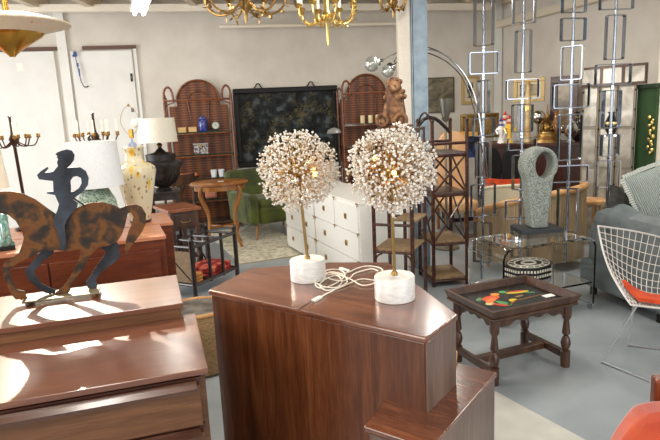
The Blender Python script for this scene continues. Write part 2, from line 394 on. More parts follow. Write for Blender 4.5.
# ------------------------------------------------------------------ foreground: left dresser
def quadprism(m, A, B, D, z0, z1, inset=0):
    """A front-left, B front-right, D back-right corner in xy"""
    A, B, D = Vector(V2(A)), Vector(V2(B)), Vector(V2(D)); u = (B-A).normalized(); v = (D-B).normalized()
    C = A+(D-B); q = [A+u*inset+v*inset, B-u*inset+v*inset, D-u*inset-v*inset, C+u*inset-v*inset]
    return m.prism([tuple(x) for x in q], z0, z1)
dang = R(17); du = Vector((math.cos(dang), math.sin(dang))); dv = Vector((-du.y, du.x))
t = thing('dresser', 'long walnut dresser with recessed lip pulls and raised top deck, nearest left', 'dresser', (Z(208, 368, .78).x, Z(208, 368, .78).y, 0), dang)
Lw, Dp = 1.5, .54
obj('body', MB().box((-Lw/2, Dp/2+.008, .415), (Lw-.02, Dp-.016, .69)), W_TEAK, t, bev=.003)
obj('top', MB().box((-Lw/2, Dp/2, .77), (Lw, Dp, .02)), W_TEAKTOP, t, bev=.002)
for k, (z0, z1) in enumerate(((.60, .735), (.41, .575), (.20, .385))):
    d = obj('drawer', MB().box((-Lw/2, -.004, (z0+z1)/2), (Lw-.06, .024, z1-z0)), W_TEAK, t, bev=.002)
    pr = [(0, 0), (-.03, -.003), (-.034, .01), (-.014, .018), (0, .022)]
    m = MB(); n = len(pr); vs = []
    for x in (-Lw+.04, -.04): vs += [(x, -.008+p, z1-.008+q) for p, q in pr]
    m.add(vs, [tuple(range(n)), tuple(range(n, 2*n))]+[(i, (i+1) % n, n+(i+1) % n, n+i) for i in range(n)])
    obj('lip_pull', m, wood('pull_wood', (58, 34, 24), (84, 54, 42), (112, 80, 66), (1.5, 12, 12), .3, .4), d)
    obj('shadow_gap', MB().box((-Lw/2, .006, z1+.014), (Lw-.05, .012, .014)), W_DARKTRIM, d)
# raised deck: a shallow chest standing on the dresser top
B_ = Z(183, 303, .842); D_ = Z(173, 271, .842); A_ = Z(0, 329, .842)
dk = thing('deck_riser', 'low walnut riser deck under the metal rider, laid on dresser top', 'riser', (B_.x, B_.y, .7802), math.atan2(B_.y-A_.y, B_.x-A_.x))
W2, D2 = 1.35, .44
obj('board', MB().box((-W2/2, D2/2, .0518), (W2, D2, .020)), W_TEAKTOP, dk, bev=.002)
obj('apron', MB().box((-W2/2, D2/2, .021), (W2-.02, D2-.02, .0415)), W_TEAK, dk)

# ------------------------------------------------------------------ horse and rider in cut sheet metal
ha = math.atan2(B_.y-A_.y, B_.x-A_.x)
h0 = Z(62, 299, .842); h0.z = .842
RUST = noisy('rusted_plate', [(.40, (44, 39, 36)), (.48, (76, 54, 36)), (.56, (116, 74, 36)), (.68, (92, 54, 30))], 14, .5, 6, bump=.15, metal=.4, dist=.3)
IRON = noisy('blued_iron', [(.35, (44, 46, 50)), (.65, (78, 86, 98))], 8, .42, metal=.55)
ht = thing('rider_sculpture', 'rust brown sheet metal horse sculpture with dark rider on plate base', 'sculpture', h0, ha)
def hz(pts, dy=0.0):
    n = Vector((-math.sin(ha), math.cos(ha), 0)); q = h0+n*dy
    return [PL(x, y, q, ha) for x, y in pts]
body = [(-46, 232), (-44, 218), (-36, 204), (-24, 194), (-16, 186), (-12, 191), (0, 191.5), (10, 191), (22, 193), (35, 199), (48, 208.5), (56, 214), (66, 213), (75, 209), (83, 205), (92, 202.3), (102, 202), (112, 204.5), (120, 208), (128, 205), (136, 204.3), (142, 207), (146, 214), (146, 223), (142, 232), (136, 240), (130, 248), (126.5, 254.5), (125, 249), (126, 240), (128.5, 231), (132, 224), (133.5, 217), (131, 212.5), (128, 213), (126.5, 219), (125, 226), (122, 234), (117, 242), (108, 246), (100, 247), (94, 251), (88, 259), (83, 269), (76, 278), (71, 285), (70, 291), (64, 296.5), (54.5, 297.5), (55.5, 292.5), (63, 287), (68, 280.5), (74, 270), (79, 259), (81, 249), (70, 251), (54, 250), (42, 251), (33, 256), (19, 262), (9, 270), (12, 280), (17, 289.5), (24.5, 291), (27.5, 299), (16, 299.3), (12, 295), (7, 285), (3.5, 275), (3, 265), (10, 259), (19, 253), (22, 245), (24, 238), (22, 231), (16, 221), (8, 214.5), (-2, 213), (-12, 218), (-20, 230), (-30, 240), (-40, 242)]
obj('horse', MB().xz(hz(body), -.003, .003), RUST, ht)
l1 = [(54, 248), (42, 250), (34, 260), (25, 271), (29, 280), (39, 289), (46, 293), (55, 293.5), (56, 289.5), (49, 287), (40.5, 282.5), (34, 272), (42, 262), (54, 253)]
l2 = [(100, 246), (106, 252), (101, 260), (95, 268), (91, 275), (86, 282), (88, 288.5), (96.5, 290), (97.5, 284), (95.5, 280), (100.5, 273), (108, 267), (115, 262), (120, 256), (119, 246), (116, 240), (106, 240)]
obj('far_leg', MB().xz(hz(l1, .02), .016, .022), IRON, ht)['label'] = 'dark folded foreleg'
obj('far_leg', MB().xz(hz(l2, .02), .016, .022), IRON, ht)['label'] = 'dark hind leg'
rd = [(55.5, 154.5), (57, 152.5), (62, 150.5), (67, 149.3), (72, 150.5), (74.7, 155), (74, 160), (70.5, 165), (67, 168), (72, 167.5), (80, 167), (86, 171), (88.8, 178), (88, 185), (83.5, 191.5), (77, 196), (73, 199.5), (78, 203), (77, 208), (72, 213), (67.5, 219), (64.5, 226), (66, 236), (66.5, 250), (60, 250.5), (59.5, 240), (57.5, 231), (53.5, 224), (54, 218), (57.5, 210), (59, 204), (55, 195), (47, 193.6), (47, 192), (53.5, 191.5), (53, 181), (39, 179.3), (37, 175), (41, 171), (47.5, 166.8), (48.6, 168.6), (44.5, 173), (53.5, 171.5), (55.5, 169), (58, 166), (57, 162.5), (58.2, 159), (56.6, 157.5), (57.6, 156)]
hole = [(71, 186), (70.5, 181), (73, 177), (77, 176), (81, 178), (81.7, 183), (79, 188), (74, 191.5), (71, 192)]
obj('rider', MB().xz(hz(rd, -.012), -.016, -.009, [hz(hole, -.012)]), IRON, ht, bev=.001)
obj('sword', MB().bar(Vector((hz([(74, 198)])[0][0], -.012, hz([(74, 198)])[0][1])), Vector((hz([(86, 206)])[0][0], -.012, hz([(86, 206)])[0][1])), .006), BLACKM, ht)
sL, sR = hz([(24, 300)])[0][0], hz([(101, 300)])[0][0]
PLT = noisy('tarnished_plate', [(.35, (98, 88, 66)), (.65, (150, 140, 116))], 12, .4, metal=.5)
obj('base_plate', MB().box(((sL+sR)/2, .0, .0185), (sR-sL, .1, .007)), PLT, ht, bev=.002)
for sx in (sL+.02, sR-.02):
    for sy in (-.035, .035): obj('foot', MB().lathe([(.009, 0), (.012, .006), (.009, .015)], (sx, sy, 0), 10), RUST, ht, True)
m = MB()
for (x, y, dy) in ((22, 299, 0), (60, 297, 0), (92, 290, .019), (50, 293, .019)):
    s, z = hz([(x, y)], dy)[0]; m.bar((s, dy, .018), (s, dy, max(z+.005, .03)), .008)
obj('rivet', m, RUST, ht)

# ------------------------------------------------------------------ corner cabinet
ct = .87; cp = [Z(*p, ct) for p in ((208, 290), (427, 338), (458, 314), (388, 262), (330, 262), (250, 268))]
o0 = Vector((cp[1].x, cp[1].y, 0)); ca = math.atan2(cp[1].y-cp[0].y, cp[1].x-cp[0].x)
cc = thing('corner_cabinet', 'tall walnut corner cabinet with angled top and lower side step, centre foreground', 'cabinet', o0, ca)
def L2(p):
    d = Vector((p[0]-o0.x, p[1]-o0.y)); return (d.x*math.cos(ca)+d.y*math.sin(ca), -d.x*math.sin(ca)+d.y*math.cos(ca))
pl = [L2(p) for p in cp]; cen = Vector((sum(p[0] for p in pl)/6, sum(p[1] for p in pl)/6))
ins = [tuple(Vector(p)+(cen-Vector(p)).normalized()*.012) for p in pl]
obj('body', MB().prism(ins, .02, ct-.022), W_WALNUT, cc, bev=.003)
obj('top', MB().prism(pl, ct-.022, ct), W_WALTOP, cc, bev=.006)
sx = L2(Z(300, 309, ct))[0]; s2 = L2(Z(312, 301, ct))
m = MB().box((sx, .0105, .43), (.0035, .004, .82)); obj('panel_seam', m, W_DARKTRIM, cc)
m = MB().bar((sx, -.0005, ct+.0004), (s2[0], s2[1], ct+.0004), .004, .002); obj('top_seam', m, W_DARKTRIM, cc)
G = Z(440, 438, .62); E1 = Z(497, 372, .62); dl = (E1-G).normalized(); nl = Vector((-dl.y, dl.x, 0)); G2 = G-dl*.06
st = [G2, E1, E1+nl*.3, G2+nl*.22]
W_GREY = wood('lit_walnut', (78, 62, 54), (104, 84, 74), (126, 106, 94), (16, 16, 1.2), .4, .2)  # walnut greyed for the right-hand faces, their light put into the colour
obj('step_body', MB().prism([L2(p) for p in (G2+nl*.006, E1-dl*.006+nl*.006, E1-dl*.006+nl*.29, G2+nl*.2)], .02, .602), W_GREY, cc)['label'] = 'lower step with light painted grey, beside the tall part'
obj('step_top', MB().prism([L2(p) for p in st], .602, .62), W_WALTOP, cc, bev=.003)
sb = [cp[1], cp[2]]; dd = (cp[2]-cp[1]).normalized(); n2 = Vector((dd.y, -dd.x, 0))
obj('side_panel', MB().prism([L2(p) for p in (cp[1]+dd*.01-n2*.012, cp[2]-dd*.008-n2*.012, cp[2]-dd*.008-n2*.004, cp[1]+dd*.01-n2*.004)], .03, ct-.022), W_GREY, cc)['label'] = 'narrow side panel with light painted grey'
m = MB()
for i in range(9):
    p = E1+nl*(.03+.0*i)-dl*(.02+i*.013)+nl*.12; q = L2(p); m.cyl((q[0], q[1], .62), (q[0]-.02, q[1]+.06, .645), .006, n=6)
obj('tambour_slats', m, W_OAK, cc)

# ------------------------------------------------------------------ dandelion lamps
def spray_mesh(seed, L):
    r = random.Random(seed); rod = MB(); cr = MB()
    rod.cyl((0, 0, .015), (0, 0, L), .0009, n=4)
    for k in range(8):
        a = 2*PI*k/8+r.random()*.9; e = r.uniform(.1, 1.1); l = r.uniform(.012, .034)
        p = Vector((math.cos(a)*math.cos(e)*l, math.sin(a)*math.cos(e)*l, L+math.sin(e)*l*.8-.004))
        rod.cyl((0, 0, L-.008), p, .0005, n=3)
        q = r.uniform(.0038, .0062)
        x, y = frame_of(p-Vector((0, 0, L-.008))); d = (p-Vector((0, 0, L-.008))).normalized()
        vs = [p+d*q*1.3, p-d*q*1.3]+[p+x*q*math.cos(t)+y*q*math.sin(t) for t in [i*PI/2.5 for i in range(5)]]
        cr.add(vs, [(0, 2+i, 2+(i+1) % 5) for i in range(5)]+[(1, 2+(i+1) % 5, 2+i) for i in range(5)])
    return rod, cr
def joined(name, a, ma, b, mb, parent):
    o = obj(name, a, ma, parent); me = o.data; n0 = len(a.f)
    m2 = MB(); m2.v = a.v+b.v; m2.f = a.f+[tuple(i+len(a.v) for i in f) for f in b.f]
    me2 = bpy.data.meshes.new(name); me2.from_pydata(m2.v, [], m2.f); me2.materials.append(ma); me2.materials.append(mb)
    for i, p in enumerate(me2.polygons): p.material_index = 0 if i < n0 else 1
    o.data = me2; return o
def dandelion(label, base, R0, stem_h, pin, lean=(0, 0)):
    lw = Matrix.Rotation(-.4, 3, 'Z') @ Vector((lean[0], lean[1], 0)); lw.z = stem_h; SB = mat('stem_brass', (150, 122, 74), .35, 1)
    t = thing('dandelion_lamp', label, 'table lamp', base, 0, None)
    t.rotation_euler = (0, 0, .4)
    obj('marble_base', MB().lathe([(.072, 0), (.074, .002), (.074, .083), (.07, .088), (0, .0885)], n=40), MARBLE, t, True)
    obj('stem', MB().cyl((0, 0, .088), lw, .006, n=10).lathe([(.012, .088), (.012, .098), (.007, .104)], n=12), SB, t, True)
    core = obj('core', MB().ball(lw, .034, 14, 8), OLDBRASS, t, True)
    rng = random.Random(pin)
    for k in range(8):
        d = Vector((rng.gauss(0, 1), rng.gauss(0, 1), rng.gauss(0, 1))).normalized(); c = lw
        b = obj('socket', MB().cyl(c+d*.03, c+d*.06, .006, n=8), OLDBRASS, core)
        if k < 3: obj('bulb', MB().ball(c+d*.07, .009, 8, 6), BULB, b)
    protos = [spray_mesh(s+pin, R0*q) for s, q in ((1, 1.04), (2, .92), (3, .80), (4, 1.0), (5, .97), (6, .87), (7, 1.07))]
    first = []; N = 240; dirs = []
    for i in range(N):
        z = 1-2*(i+.5)/N; a = i*2.39996; r = math.sqrt(1-z*z)
        dirs.append(Vector((r*math.cos(a)+rng.gauss(0, .05), r*math.sin(a)+rng.gauss(0, .05), z+rng.gauss(0, .05))).normalized())
    view = (Vector((0, 0, CH))-Vector(base)-Vector((0, 0, stem_h))).normalized(); view = Matrix.Rotation(-.4, 3, 'Z') @ view
    dirs.sort(key=lambda d: -d.dot(view))
    rest_r = MB(); rest_c = MB()
    for i, d in enumerate(dirs):
        k = i % 7; q = d.to_track_quat('Z', 'Y'); c = lw
        if i < 100:
            if k >= len(first): o = joined('crystal_spray', protos[k][0], OLDBRASS, protos[k][1], CRYSTAL, t); first.append(o)
            else: o = first[k].copy(); COL.objects.link(o); o.parent = t
            o.location = c; o.rotation_mode = 'QUATERNION'; o.rotation_quaternion = q
        else:
            sc = rng.uniform(.8, 1.0)
            for mm, src in ((rest_r, protos[k][0]), (rest_c, protos[k][1])): mm.add([c+q @ (Vector(v)*sc) for v in src.v], src.f)
    o = joined('crystal_sprays', rest_r, OLDBRASS, rest_c, CRYSTAL, t); o['kind'] = 'stuff'
    return t
bl = Z(308.5, 279, ct+.0003); br = Z(395, 298, ct+.0003)
gl = Y(298, 171, bl.y); gr = Y(391, 170, br.y)
dandelion('crystal dandelion lamp on white marble base, left of the two', bl, .150, gl.z-ct, 3, (gl.x-bl.x, 0))
dandelion('crystal dandelion lamp on white marble base, right of the two and nearer', br, .142, gr.z-ct, 11, (gr.x-br.x, 0))
# white cord looped between the lamps
cd = [(378, 271), (372, 269), (362, 271), (354, 274), (350, 278), (342, 281), (330, 279), (322, 275), (328, 270), (340, 270), (345, 275), (338, 282), (324, 288), (316, 286), (317, 279), (328, 275), (346, 273), (358, 268), (368, 266), (380, 268), (383, 273), (378, 280), (362, 279), (350, 283), (336, 289), (325, 290), (320, 284), (330, 277), (338, 276), (342, 282), (334, 290), (326, 294), (321, 297)]
pp = [Z(x, y, ct+.003+.0016*(i % 3)) for i, (x, y) in enumerate(cd)]; p0 = pp[0].copy(); p0.z = 0
co_ = thing('lamp_cord', 'white electric cord looped in coils on cabinet top between the lamps', 'cord', (pp[0].x, pp[0].y, ct))
loc = [p-Vector((pp[0].x, pp[0].y, ct)) for p in pp]
WC = mat('cord_white', (236, 230, 216), .45)
obj('cable', MB().tube(smoothpts(loc, 6), .0028, 7), WC, co_, True)
e = loc[-1]; e2 = Z(313, 301, ct+.006)-Vector((pp[0].x, pp[0].y, ct))
dd = (e2-e).normalized()
obj('plug', MB().bar(e, e2, .016, .010), WC, co_, bev=.002); m = MB(); x, y = frame_of(dd)
for s in (-1, 1): m.bar(e2+Vector((-dd.y, dd.x, 0))*s*.004, e2+dd*.014+Vector((-dd.y, dd.x, 0))*s*.004, .0015, .004)
obj('prong', m, STEEL, co_)
m = MB().bar(Z(340, 268, ct+.007)-Vector((pp[0].x, pp[0].y, ct)), Z(349, 271, ct+.007)-Vector((pp[0].x, pp[0].y, ct)), .014, .008)
obj('inline_switch', m, WC, co_, bev=.002)
# second cord, on the left lamp's side
cd = [(323, 276), (331, 272), (343, 275), (347, 282), (338, 287), (325, 287), (316, 282), (320, 275), (332, 273), (350, 279), (361, 285), (372, 284), (380, 279)]
pp = [Z(x, y, ct+.007+.0016*(i % 2)) for i, (x, y) in enumerate(cd)]; o0_ = Vector((pp[0].x, pp[0].y, ct))
o = obj('lamp_cord', MB().tube(smoothpts([p-o0_ for p in pp], 6), .0026, 7), WC, None, True); o.location = o0_
tag(o, 'thin white cord lying over the bigger coil beside left lamp base', 'cord')
# ------------------------------------------------------------------ left row of chests behind the rider
def chest(label, name, fr, ang, L, D, H, topm, frontm, rows, cols, knobs=True):
    t = thing(name, label, 'dresser', (fr.x, fr.y, 0), ang)
    obj('body', MB().box((-L/2, D/2, (H-.02)/2+.04), (L-.02, D-.02, H-.1)), frontm, t, bev=.003)
    obj('top', MB().box((-L/2, D/2, H-.011), (L, D, .022)), topm, t, bev=.003)
    obj('plinth', MB().box((-L/2, D/2+.02, .045), (L-.06, D-.06, .09)), W_DARKTRIM, t)
    w = (L-.08)/cols; h = (H-.2)/rows
    for r in range(rows):
        for c in range(cols):
            x = -.04-w*(c+.5); z = .12+h*(r+.5)
            d = obj('drawer', MB().box((x, .003, z), (w-.012, .02, h-.012)), frontm, t, bev=.002)
            if knobs: obj('knob', MB().lathe([(.006, 0), (.006, .012), (.014, .018), (.012, .026), (0, .028)], n=10), W_DARKTRIM, d).matrix_basis = Matrix.Translation((x, -.007, z)) @ Matrix.Rotation(PI/2, 4, 'X')
    return t
a = Z(0, 255, .84); b = Z(166, 235.5, .84); a1 = math.atan2(b.y-a.y, b.x-a.x)
chest('long reddish mahogany dresser standing behind the horse sculpture', 'dresser', b, a1, 2.0, .44, .84, W_REDLIT, W_RED, 3, 3, False)
u1 = Vector((math.cos(a1), math.sin(a1), 0)); v1 = Vector((-u1.y, u1.x, 0))
b2 = Z(173.5, 222.5, .84)
if (b2-b).dot(v1) < .46: b2 = b2+v1*(.46-(b2-b).dot(v1))
chest('second reddish dresser with pale lit top, right behind the long mahogany one', 'dresser', b2, a1, 2.3, .5, .84, W_REDLIT, W_RED, 3, 3, False)
# desk-like table whose corner points at the rug
TH_ = .70; q = [Z(168, 211, TH_), Z(201, 206.5, TH_)]; ta = math.atan2(q[1].y-q[0].y, q[1].x-q[0].x)
t = thing('writing_table', 'brown wooden writing table with square dark legs, right of the floral lamp', 'table', (q[0].x, q[0].y, 0), ta)
wt = (q[1]-q[0]).length
obj('top', MB().box((wt/2, .24, TH_-.015), (wt, .48, .03)), wood('table_brown', (108, 58, 32), (142, 82, 50), (166, 104, 68), (2, 12, 12), .3, .4), t, bev=.004)
obj('drawer_case', MB().box((wt/2, .24, TH_-.12), (wt-.05, .43, .17)), W_DARK, t)
d = obj('drawer', MB().box((wt/2, .018, TH_-.12), (wt-.12, .014, .13)), W_DARK, t, bev=.003)
obj('handle', MB().tube(smoothpts([(wt/2-.05, .008, TH_-.115), (wt/2-.03, -.008, TH_-.13), (wt/2+.03, -.008, TH_-.13), (wt/2+.05, .008, TH_-.115)]), .004, 6), OLDBRASS, d, True)
for x in (.04, wt-.04):
    for y in (.04, .44): obj('leg', MB().bar((x, y, 0), (x, y, TH_-.16), .045), W_DARK, t, bev=.003)
obj('shelf', MB().box((wt/2, .24, .2), (wt-.06, .38, .02)), W_DARK, t)
# dark armchair tucked between table and rack
c = Z(181, 243); t = thing('side_chair', 'dark carved wooden chair beside the black bamboo rack', 'chair', (c.x-.16, c.y+.42, 0), R(-140))
for x in (-.2, .2):
    obj('leg', MB().tube(smoothpts([(x, -.2, 0), (x, -.18, .22), (x, -.2, .42)]), .02, 8), W_DARK, t, True)
    obj('leg', MB().tube(smoothpts([(x, .22, 0), (x, .18, .3), (x, .2, .5), (x*.95, .27, .86)]), .018, 8), W_DARK, t, True)
    obj('arm', MB().tube(smoothpts([(x, .22, .66), (x*1.15, .0, .68), (x*1.15, -.14, .64), (x, -.2, .42)]), .014, 8), W_DARK, t, True)
obj('seat', MB().box((0, 0, .43), (.46, .44, .05)), W_DARK, t, bev=.015)
obj('backrest', MB().box((0, .25, .78), (.36, .02, .14)).box((0, .22, .6), (.08, .015, .3)), W_DARK, t, bev=.004)

# lamps on the chests
def drum(name, c, r0, r1, h, mt, parent, t=.003):
    return obj(name, MB().lathe([(r0, 0), (r1, h), (r1-t, h), (r0-t, 0), (r0, 0)], c, 40), mt, parent, True)
def floral():
    m = bpy.data.materials.new('floral_glaze'); m.use_nodes = True; nt = m.node_tree; b = nt.nodes['Principled BSDF']
    tc = nt.nodes.new('ShaderNodeTexCoord')
    v = nt.nodes.new('ShaderNodeTexVoronoi'); v.inputs['Scale'].default_value = 12; v2 = nt.nodes.new('ShaderNodeTexVoronoi'); v2.inputs['Scale'].default_value = 34
    v3 = nt.nodes.new('ShaderNodeTexVoronoi'); v3.inputs['Scale'].default_value = 30
    mp = nt.nodes.new('ShaderNodeMapping'); mp.inputs['Scale'].default_value = (1, 1, .6); nt.links.new(tc.outputs['Object'], mp.inputs[0])
    for x in (v, v2, v3): nt.links.new(mp.outputs[0], x.inputs['Vector'])
    r1 = ramp(nt, [(0, (206, 150, 30)), (.16, (226, 184, 64)), (.26, (238, 214, 140)), (.3, (226, 220, 200))])
    r2 = ramp(nt, [(0, (110, 84, 60)), (.2, (140, 114, 88)), (.3, (232, 226, 206))])
    nt.links.new(v.outputs['Distance'], r1.inputs[0]); nt.links.new(v2.outputs['Distance'], r2.inputs[0])
    mx = nt.nodes.new('ShaderNodeMix'); mx.data_type = 'RGBA'; mx.blend_type = 'MULTIPLY'; mx.inputs[0].default_value = .85
    nt.links.new(r1.outputs[0], mx.inputs[6]); nt.links.new(r2.outputs[0], mx.inputs[7]); nt.links.new(mx.outputs[2], b.inputs['Base Color'])
    pset(b, 'Roughness', .3); pset(b, 'Coat Weight', .5); return m
def harp(m, z, h, w, r=.002):
    pts = [(-.012, 0, z), (-w*.7, 0, z+h*.2), (-w, 0, z+h*.5), (-w*.6, 0, z+h*.85), (0, 0, z+h), (w*.6, 0, z+h*.85), (w, 0, z+h*.5), (w*.7, 0, z+h*.2), (.012, 0, z)]
    return m.tube(smoothpts(pts), r, 6)
fl = Z(141, 222, .84); t = thing('ceramic_lamp', 'cream ceramic jar lamp with yellow flowers and bare harp, no shade', 'table lamp', (fl.x, fl.y, .84), R(20))
obj('base', MB().lathe([(.07, 0), (.075, .01), (.075, .02), (0, .021)]), W_DARKTRIM, t, True)
obj('jar', MB().lathe([(.07, .02), (.076, .05), (.092, .12), (.112, .22), (.132, .32), (.142, .365), (.136, .395), (.11, .415), (.074, .43), (.062, .45), (.058, .50), (.068, .525), (.072, .535), (.066, .54), (0, .54)], n=40), floral(), t, True)
obj('cap', MB().lathe([(.03, .54), (.026, .56), (.008, .575), (.006, .6)], n=16), mat('blue_white', (150, 160, 190), .3), t, True)
s = obj('socket', MB().cyl((0, 0, .6), (0, 0, .66), .016), BRASS, t, True)
obj('harp', harp(MB(), .62, .2, .062), OLDBRASS, t, True); obj('finial', MB().ball((0, 0, .825), .01), OLDBRASS, t, True)
obj('bulb', MB().ball((.03, 0, .70), .026, sz=1.3), mat('clear_bulb', (240, 236, 226), .1, coat=.6), t, True)
m = MB().box((.055, -.01, .71), (.03, .002, .05)); obj('tag', m, mat('paper', (244, 240, 230), .8), t)
gn = Z(101, 234, .84); gn = Vector((gn.x, gn.y, .84)); gs = Y(98, 186, gn.y); gt = Y(95, 141, gn.y)
t = thing('green_lamp', 'pale green textured gourd lamp with tapered white shade behind the rider', 'table lamp', gn, 0)
hb = gs.z-.84
obj('base', MB().lathe([(.07, 0), (.11, .03), (.128, hb*.4), (.118, hb*.7), (.075, hb*.97), (.03, hb*1.12), (.012, hb*1.16), (.012, hb*1.3)], n=32), noisy('green_glaze', [(.2, (92, 116, 98)), (.5, (152, 176, 156)), (.8, (186, 200, 180))], 70, .4, vor=True, bump=.8), t, True)
drum('shade', (0, 0, hb), .18, .158, gt.z-gs.z, mat('cool_shade', (214, 216, 218), .8), t)
obj('finial', MB().lathe([(.004, 0), (.012, .012), (.006, .024), (.014, .032), (0, .04)], (0, 0, gt.z-.84), 12), BLACKM, t, True)
lf = Vector((Z(-14, 235, .84).x, Z(-14, 235, .84).y, .84)); l1_ = Y(-10, 189, lf.y); l2_ = Y(-14, 145, lf.y)
t = thing('table_lamp', 'lamp with white drum shade cut by the left picture edge', 'table lamp', lf, 0)
drum('shade', (0, 0, l1_.z-.84), .185, .16, l2_.z-l1_.z, SHADE, t)
obj('base', MB().lathe([(.08, 0), (.08, .02), (.03, .04), (.055, .12), (.06, .2), (.02, .3), (.008, .34), (.008, l2_.z-.84-.02)], n=24), OLDBRASS, t, True)
# teal figure on black plinth
s = Z(4, 250, .84); t = thing('teal_figurine', 'small teal ceramic guardian dog figure on black plinth at left edge', 'figurine', (s.x, s.y+.03, .84), R(-60))
TEAL = noisy('teal_glaze', [(.35, (60, 110, 104)), (.65, (140, 182, 170))], 25, .3, coat=.5)
obj('plinth', MB().box((0, 0, .013), (.14, .09, .026)), BLACKM, t, bev=.004)
m = MB().tube(smoothpts([(.04, 0, .05), (.02, 0, .09), (-.01, 0, .13), (-.03, 0, .165)]), .03, 10, rad=None)
m.ball((-.035, 0, .18), .032, sx=1.1); m.ball((-.062, 0, .172), .017); m.ball((.045, 0, .055), .036)
for y in (-.02, .02): m.tube([(-.035, y, .026), (-.03, y, .08), (-.015, y, .12)], .012, 8).ball((-.04, y, .036), .015).ball((-.025, y*1.2, .208), .01).tube([(.02, y*1.6, .028), (.06, y*1.6, .04)], .014, 8)
m.tube(smoothpts([(.06, 0, .07), (.085, 0, .12), (.06, 0, .16)]), .012, 8)
obj('dog', m, TEAL, t, True)

# candelabra
def candelabrum(label, loc, top, arms_z, rz, lean):
    t = thing('candelabrum', label, 'candelabrum', loc, rz, None); t.rotation_euler = (0, lean, rz)
    h = top-loc[2]; az = arms_z-loc[2]; IR = mat('dark_bronze', (66, 44, 32), .4, .7)
    obj('foot', MB().lathe([(.09, 0), (.09, .012), (.03, .03), (.016, .06), (.028, .1), (.012, .13)], n=20), IR, t, True)
    obj('stem', MB().lathe([(.011, .12), (.011, az-.05), (.022, az-.03), (.03, az), (.014, az+.03), (.01, az+.06), (.008, h-.02), (.013, h-.01), (0, h)], n=12), IR, t, True)
    for k in range(9):
        a = 2*PI*k/9+.13; r = (.155, .10, .135)[k % 3]; u = Vector((math.cos(a), math.sin(a), 0))
        arm = obj('arm', MB().tube(smoothpts([Vector((0, 0, az)), u*r*.4+Vector((0, 0, az-.045)), u*r*.8+Vector((0, 0, az-.05)), u*r+Vector((0, 0, az+.0))]), .0045, 6), IR, t, True)
        e = u*r+Vector((0, 0, az)); obj('cup', MB().lathe([(.005, -.005), (.015, .006), (.010, .014), (.014, .026), (.009, .028)], e, 12), OLDBRASS, arm, True)
        if k != 4: obj('candle', MB().cyl(e+Vector((0, 0, .018)), e+Vector((0, 0, .115)), .0065, .0055, 8), CANDLE, arm, True)
cy_ = 4.35
def on2(px):
    p0 = b2+v1*.36; s_ = PL(px, 200, (p0.x, p0.y, 0), a1)[0]; p = p0+u1*s_; return Vector((p.x, p.y, .843))
c1 = on2(25)
candelabrum('dark bronze candelabrum with white candles, far left above the lamp shade', c1, Y(10, 115, c1.y).z, Y(14, 139, c1.y).z, .3, R(-1.5))
c1 = on2(103)
candelabrum('dark bronze candelabrum seen rising behind the tapered white lampshade', c1, Y(94, 112, c1.y).z, Y(97, 136, c1.y).z, .0, 0)

# black urn lamp on stand
uy = 6.0; ub = Y(164, 190, uy); t = thing('urn_lamp', 'black fluted urn lamp with cream drum shade in front of sliding panels', 'table lamp', ub, 0)
pz = lambda y: Y(160, y, uy).z-ub.z
BLU = noisy('black_urn', [(.4, (24, 21, 19)), (.7, (52, 46, 42))], 20, .4)
obj('urn', MB().lathe([(.08, 0), (.085, .015), (.04, .04), (.06, pz(186)), (.13, pz(182)), (.18, pz(174)), (.19, pz(169)), (.225, pz(165)), (.225, pz(162)), (.15, pz(160)), (.155, pz(154)), (.06, pz(152)), (.02, pz(148)), (.012, pz(142)), (.012, pz(132))], n=32), BLU, t, True)
m = MB()
for k in range(24): a = 2*PI*k/24; m.tube([(math.cos(a)*r, math.sin(a)*r, z) for r, z in ((.065, pz(186)), (.135, pz(182)), (.185, pz(174)))], .007, 6)
obj('fluting', m, BLU, t, True); obj('cup', MB().lathe([(.022, 0), (.03, .02), (.018, .04)], (0, 0, pz(147)), 14), OLDBRASS, t, True)
drum('shade', (Y(157, 130, uy).x-ub.x, 0, pz(142)), .2, .185, pz(118)-pz(142), SHADE, t)
t = thing('pedestal_stand', 'black square pedestal stand carrying the black urn lamp', 'stand', (ub.x, ub.y, 0), R(15))
hh = ub.z
obj('top', MB().box((0, 0, hh-.012), (.34, .34, .022)), BLU, t, bev=.004); obj('shelf', MB().box((0, 0, .18), (.28, .28, .02)), BLU, t)
for x in (-.13, .13):
    for y in (-.13, .13): obj('leg', MB().bar((x, y, 0), (x, y, hh-.023), .035), BLU, t)
obj('apron', MB().box((0, 0, hh-.06), (.27, .27, .07)), BLU, t)

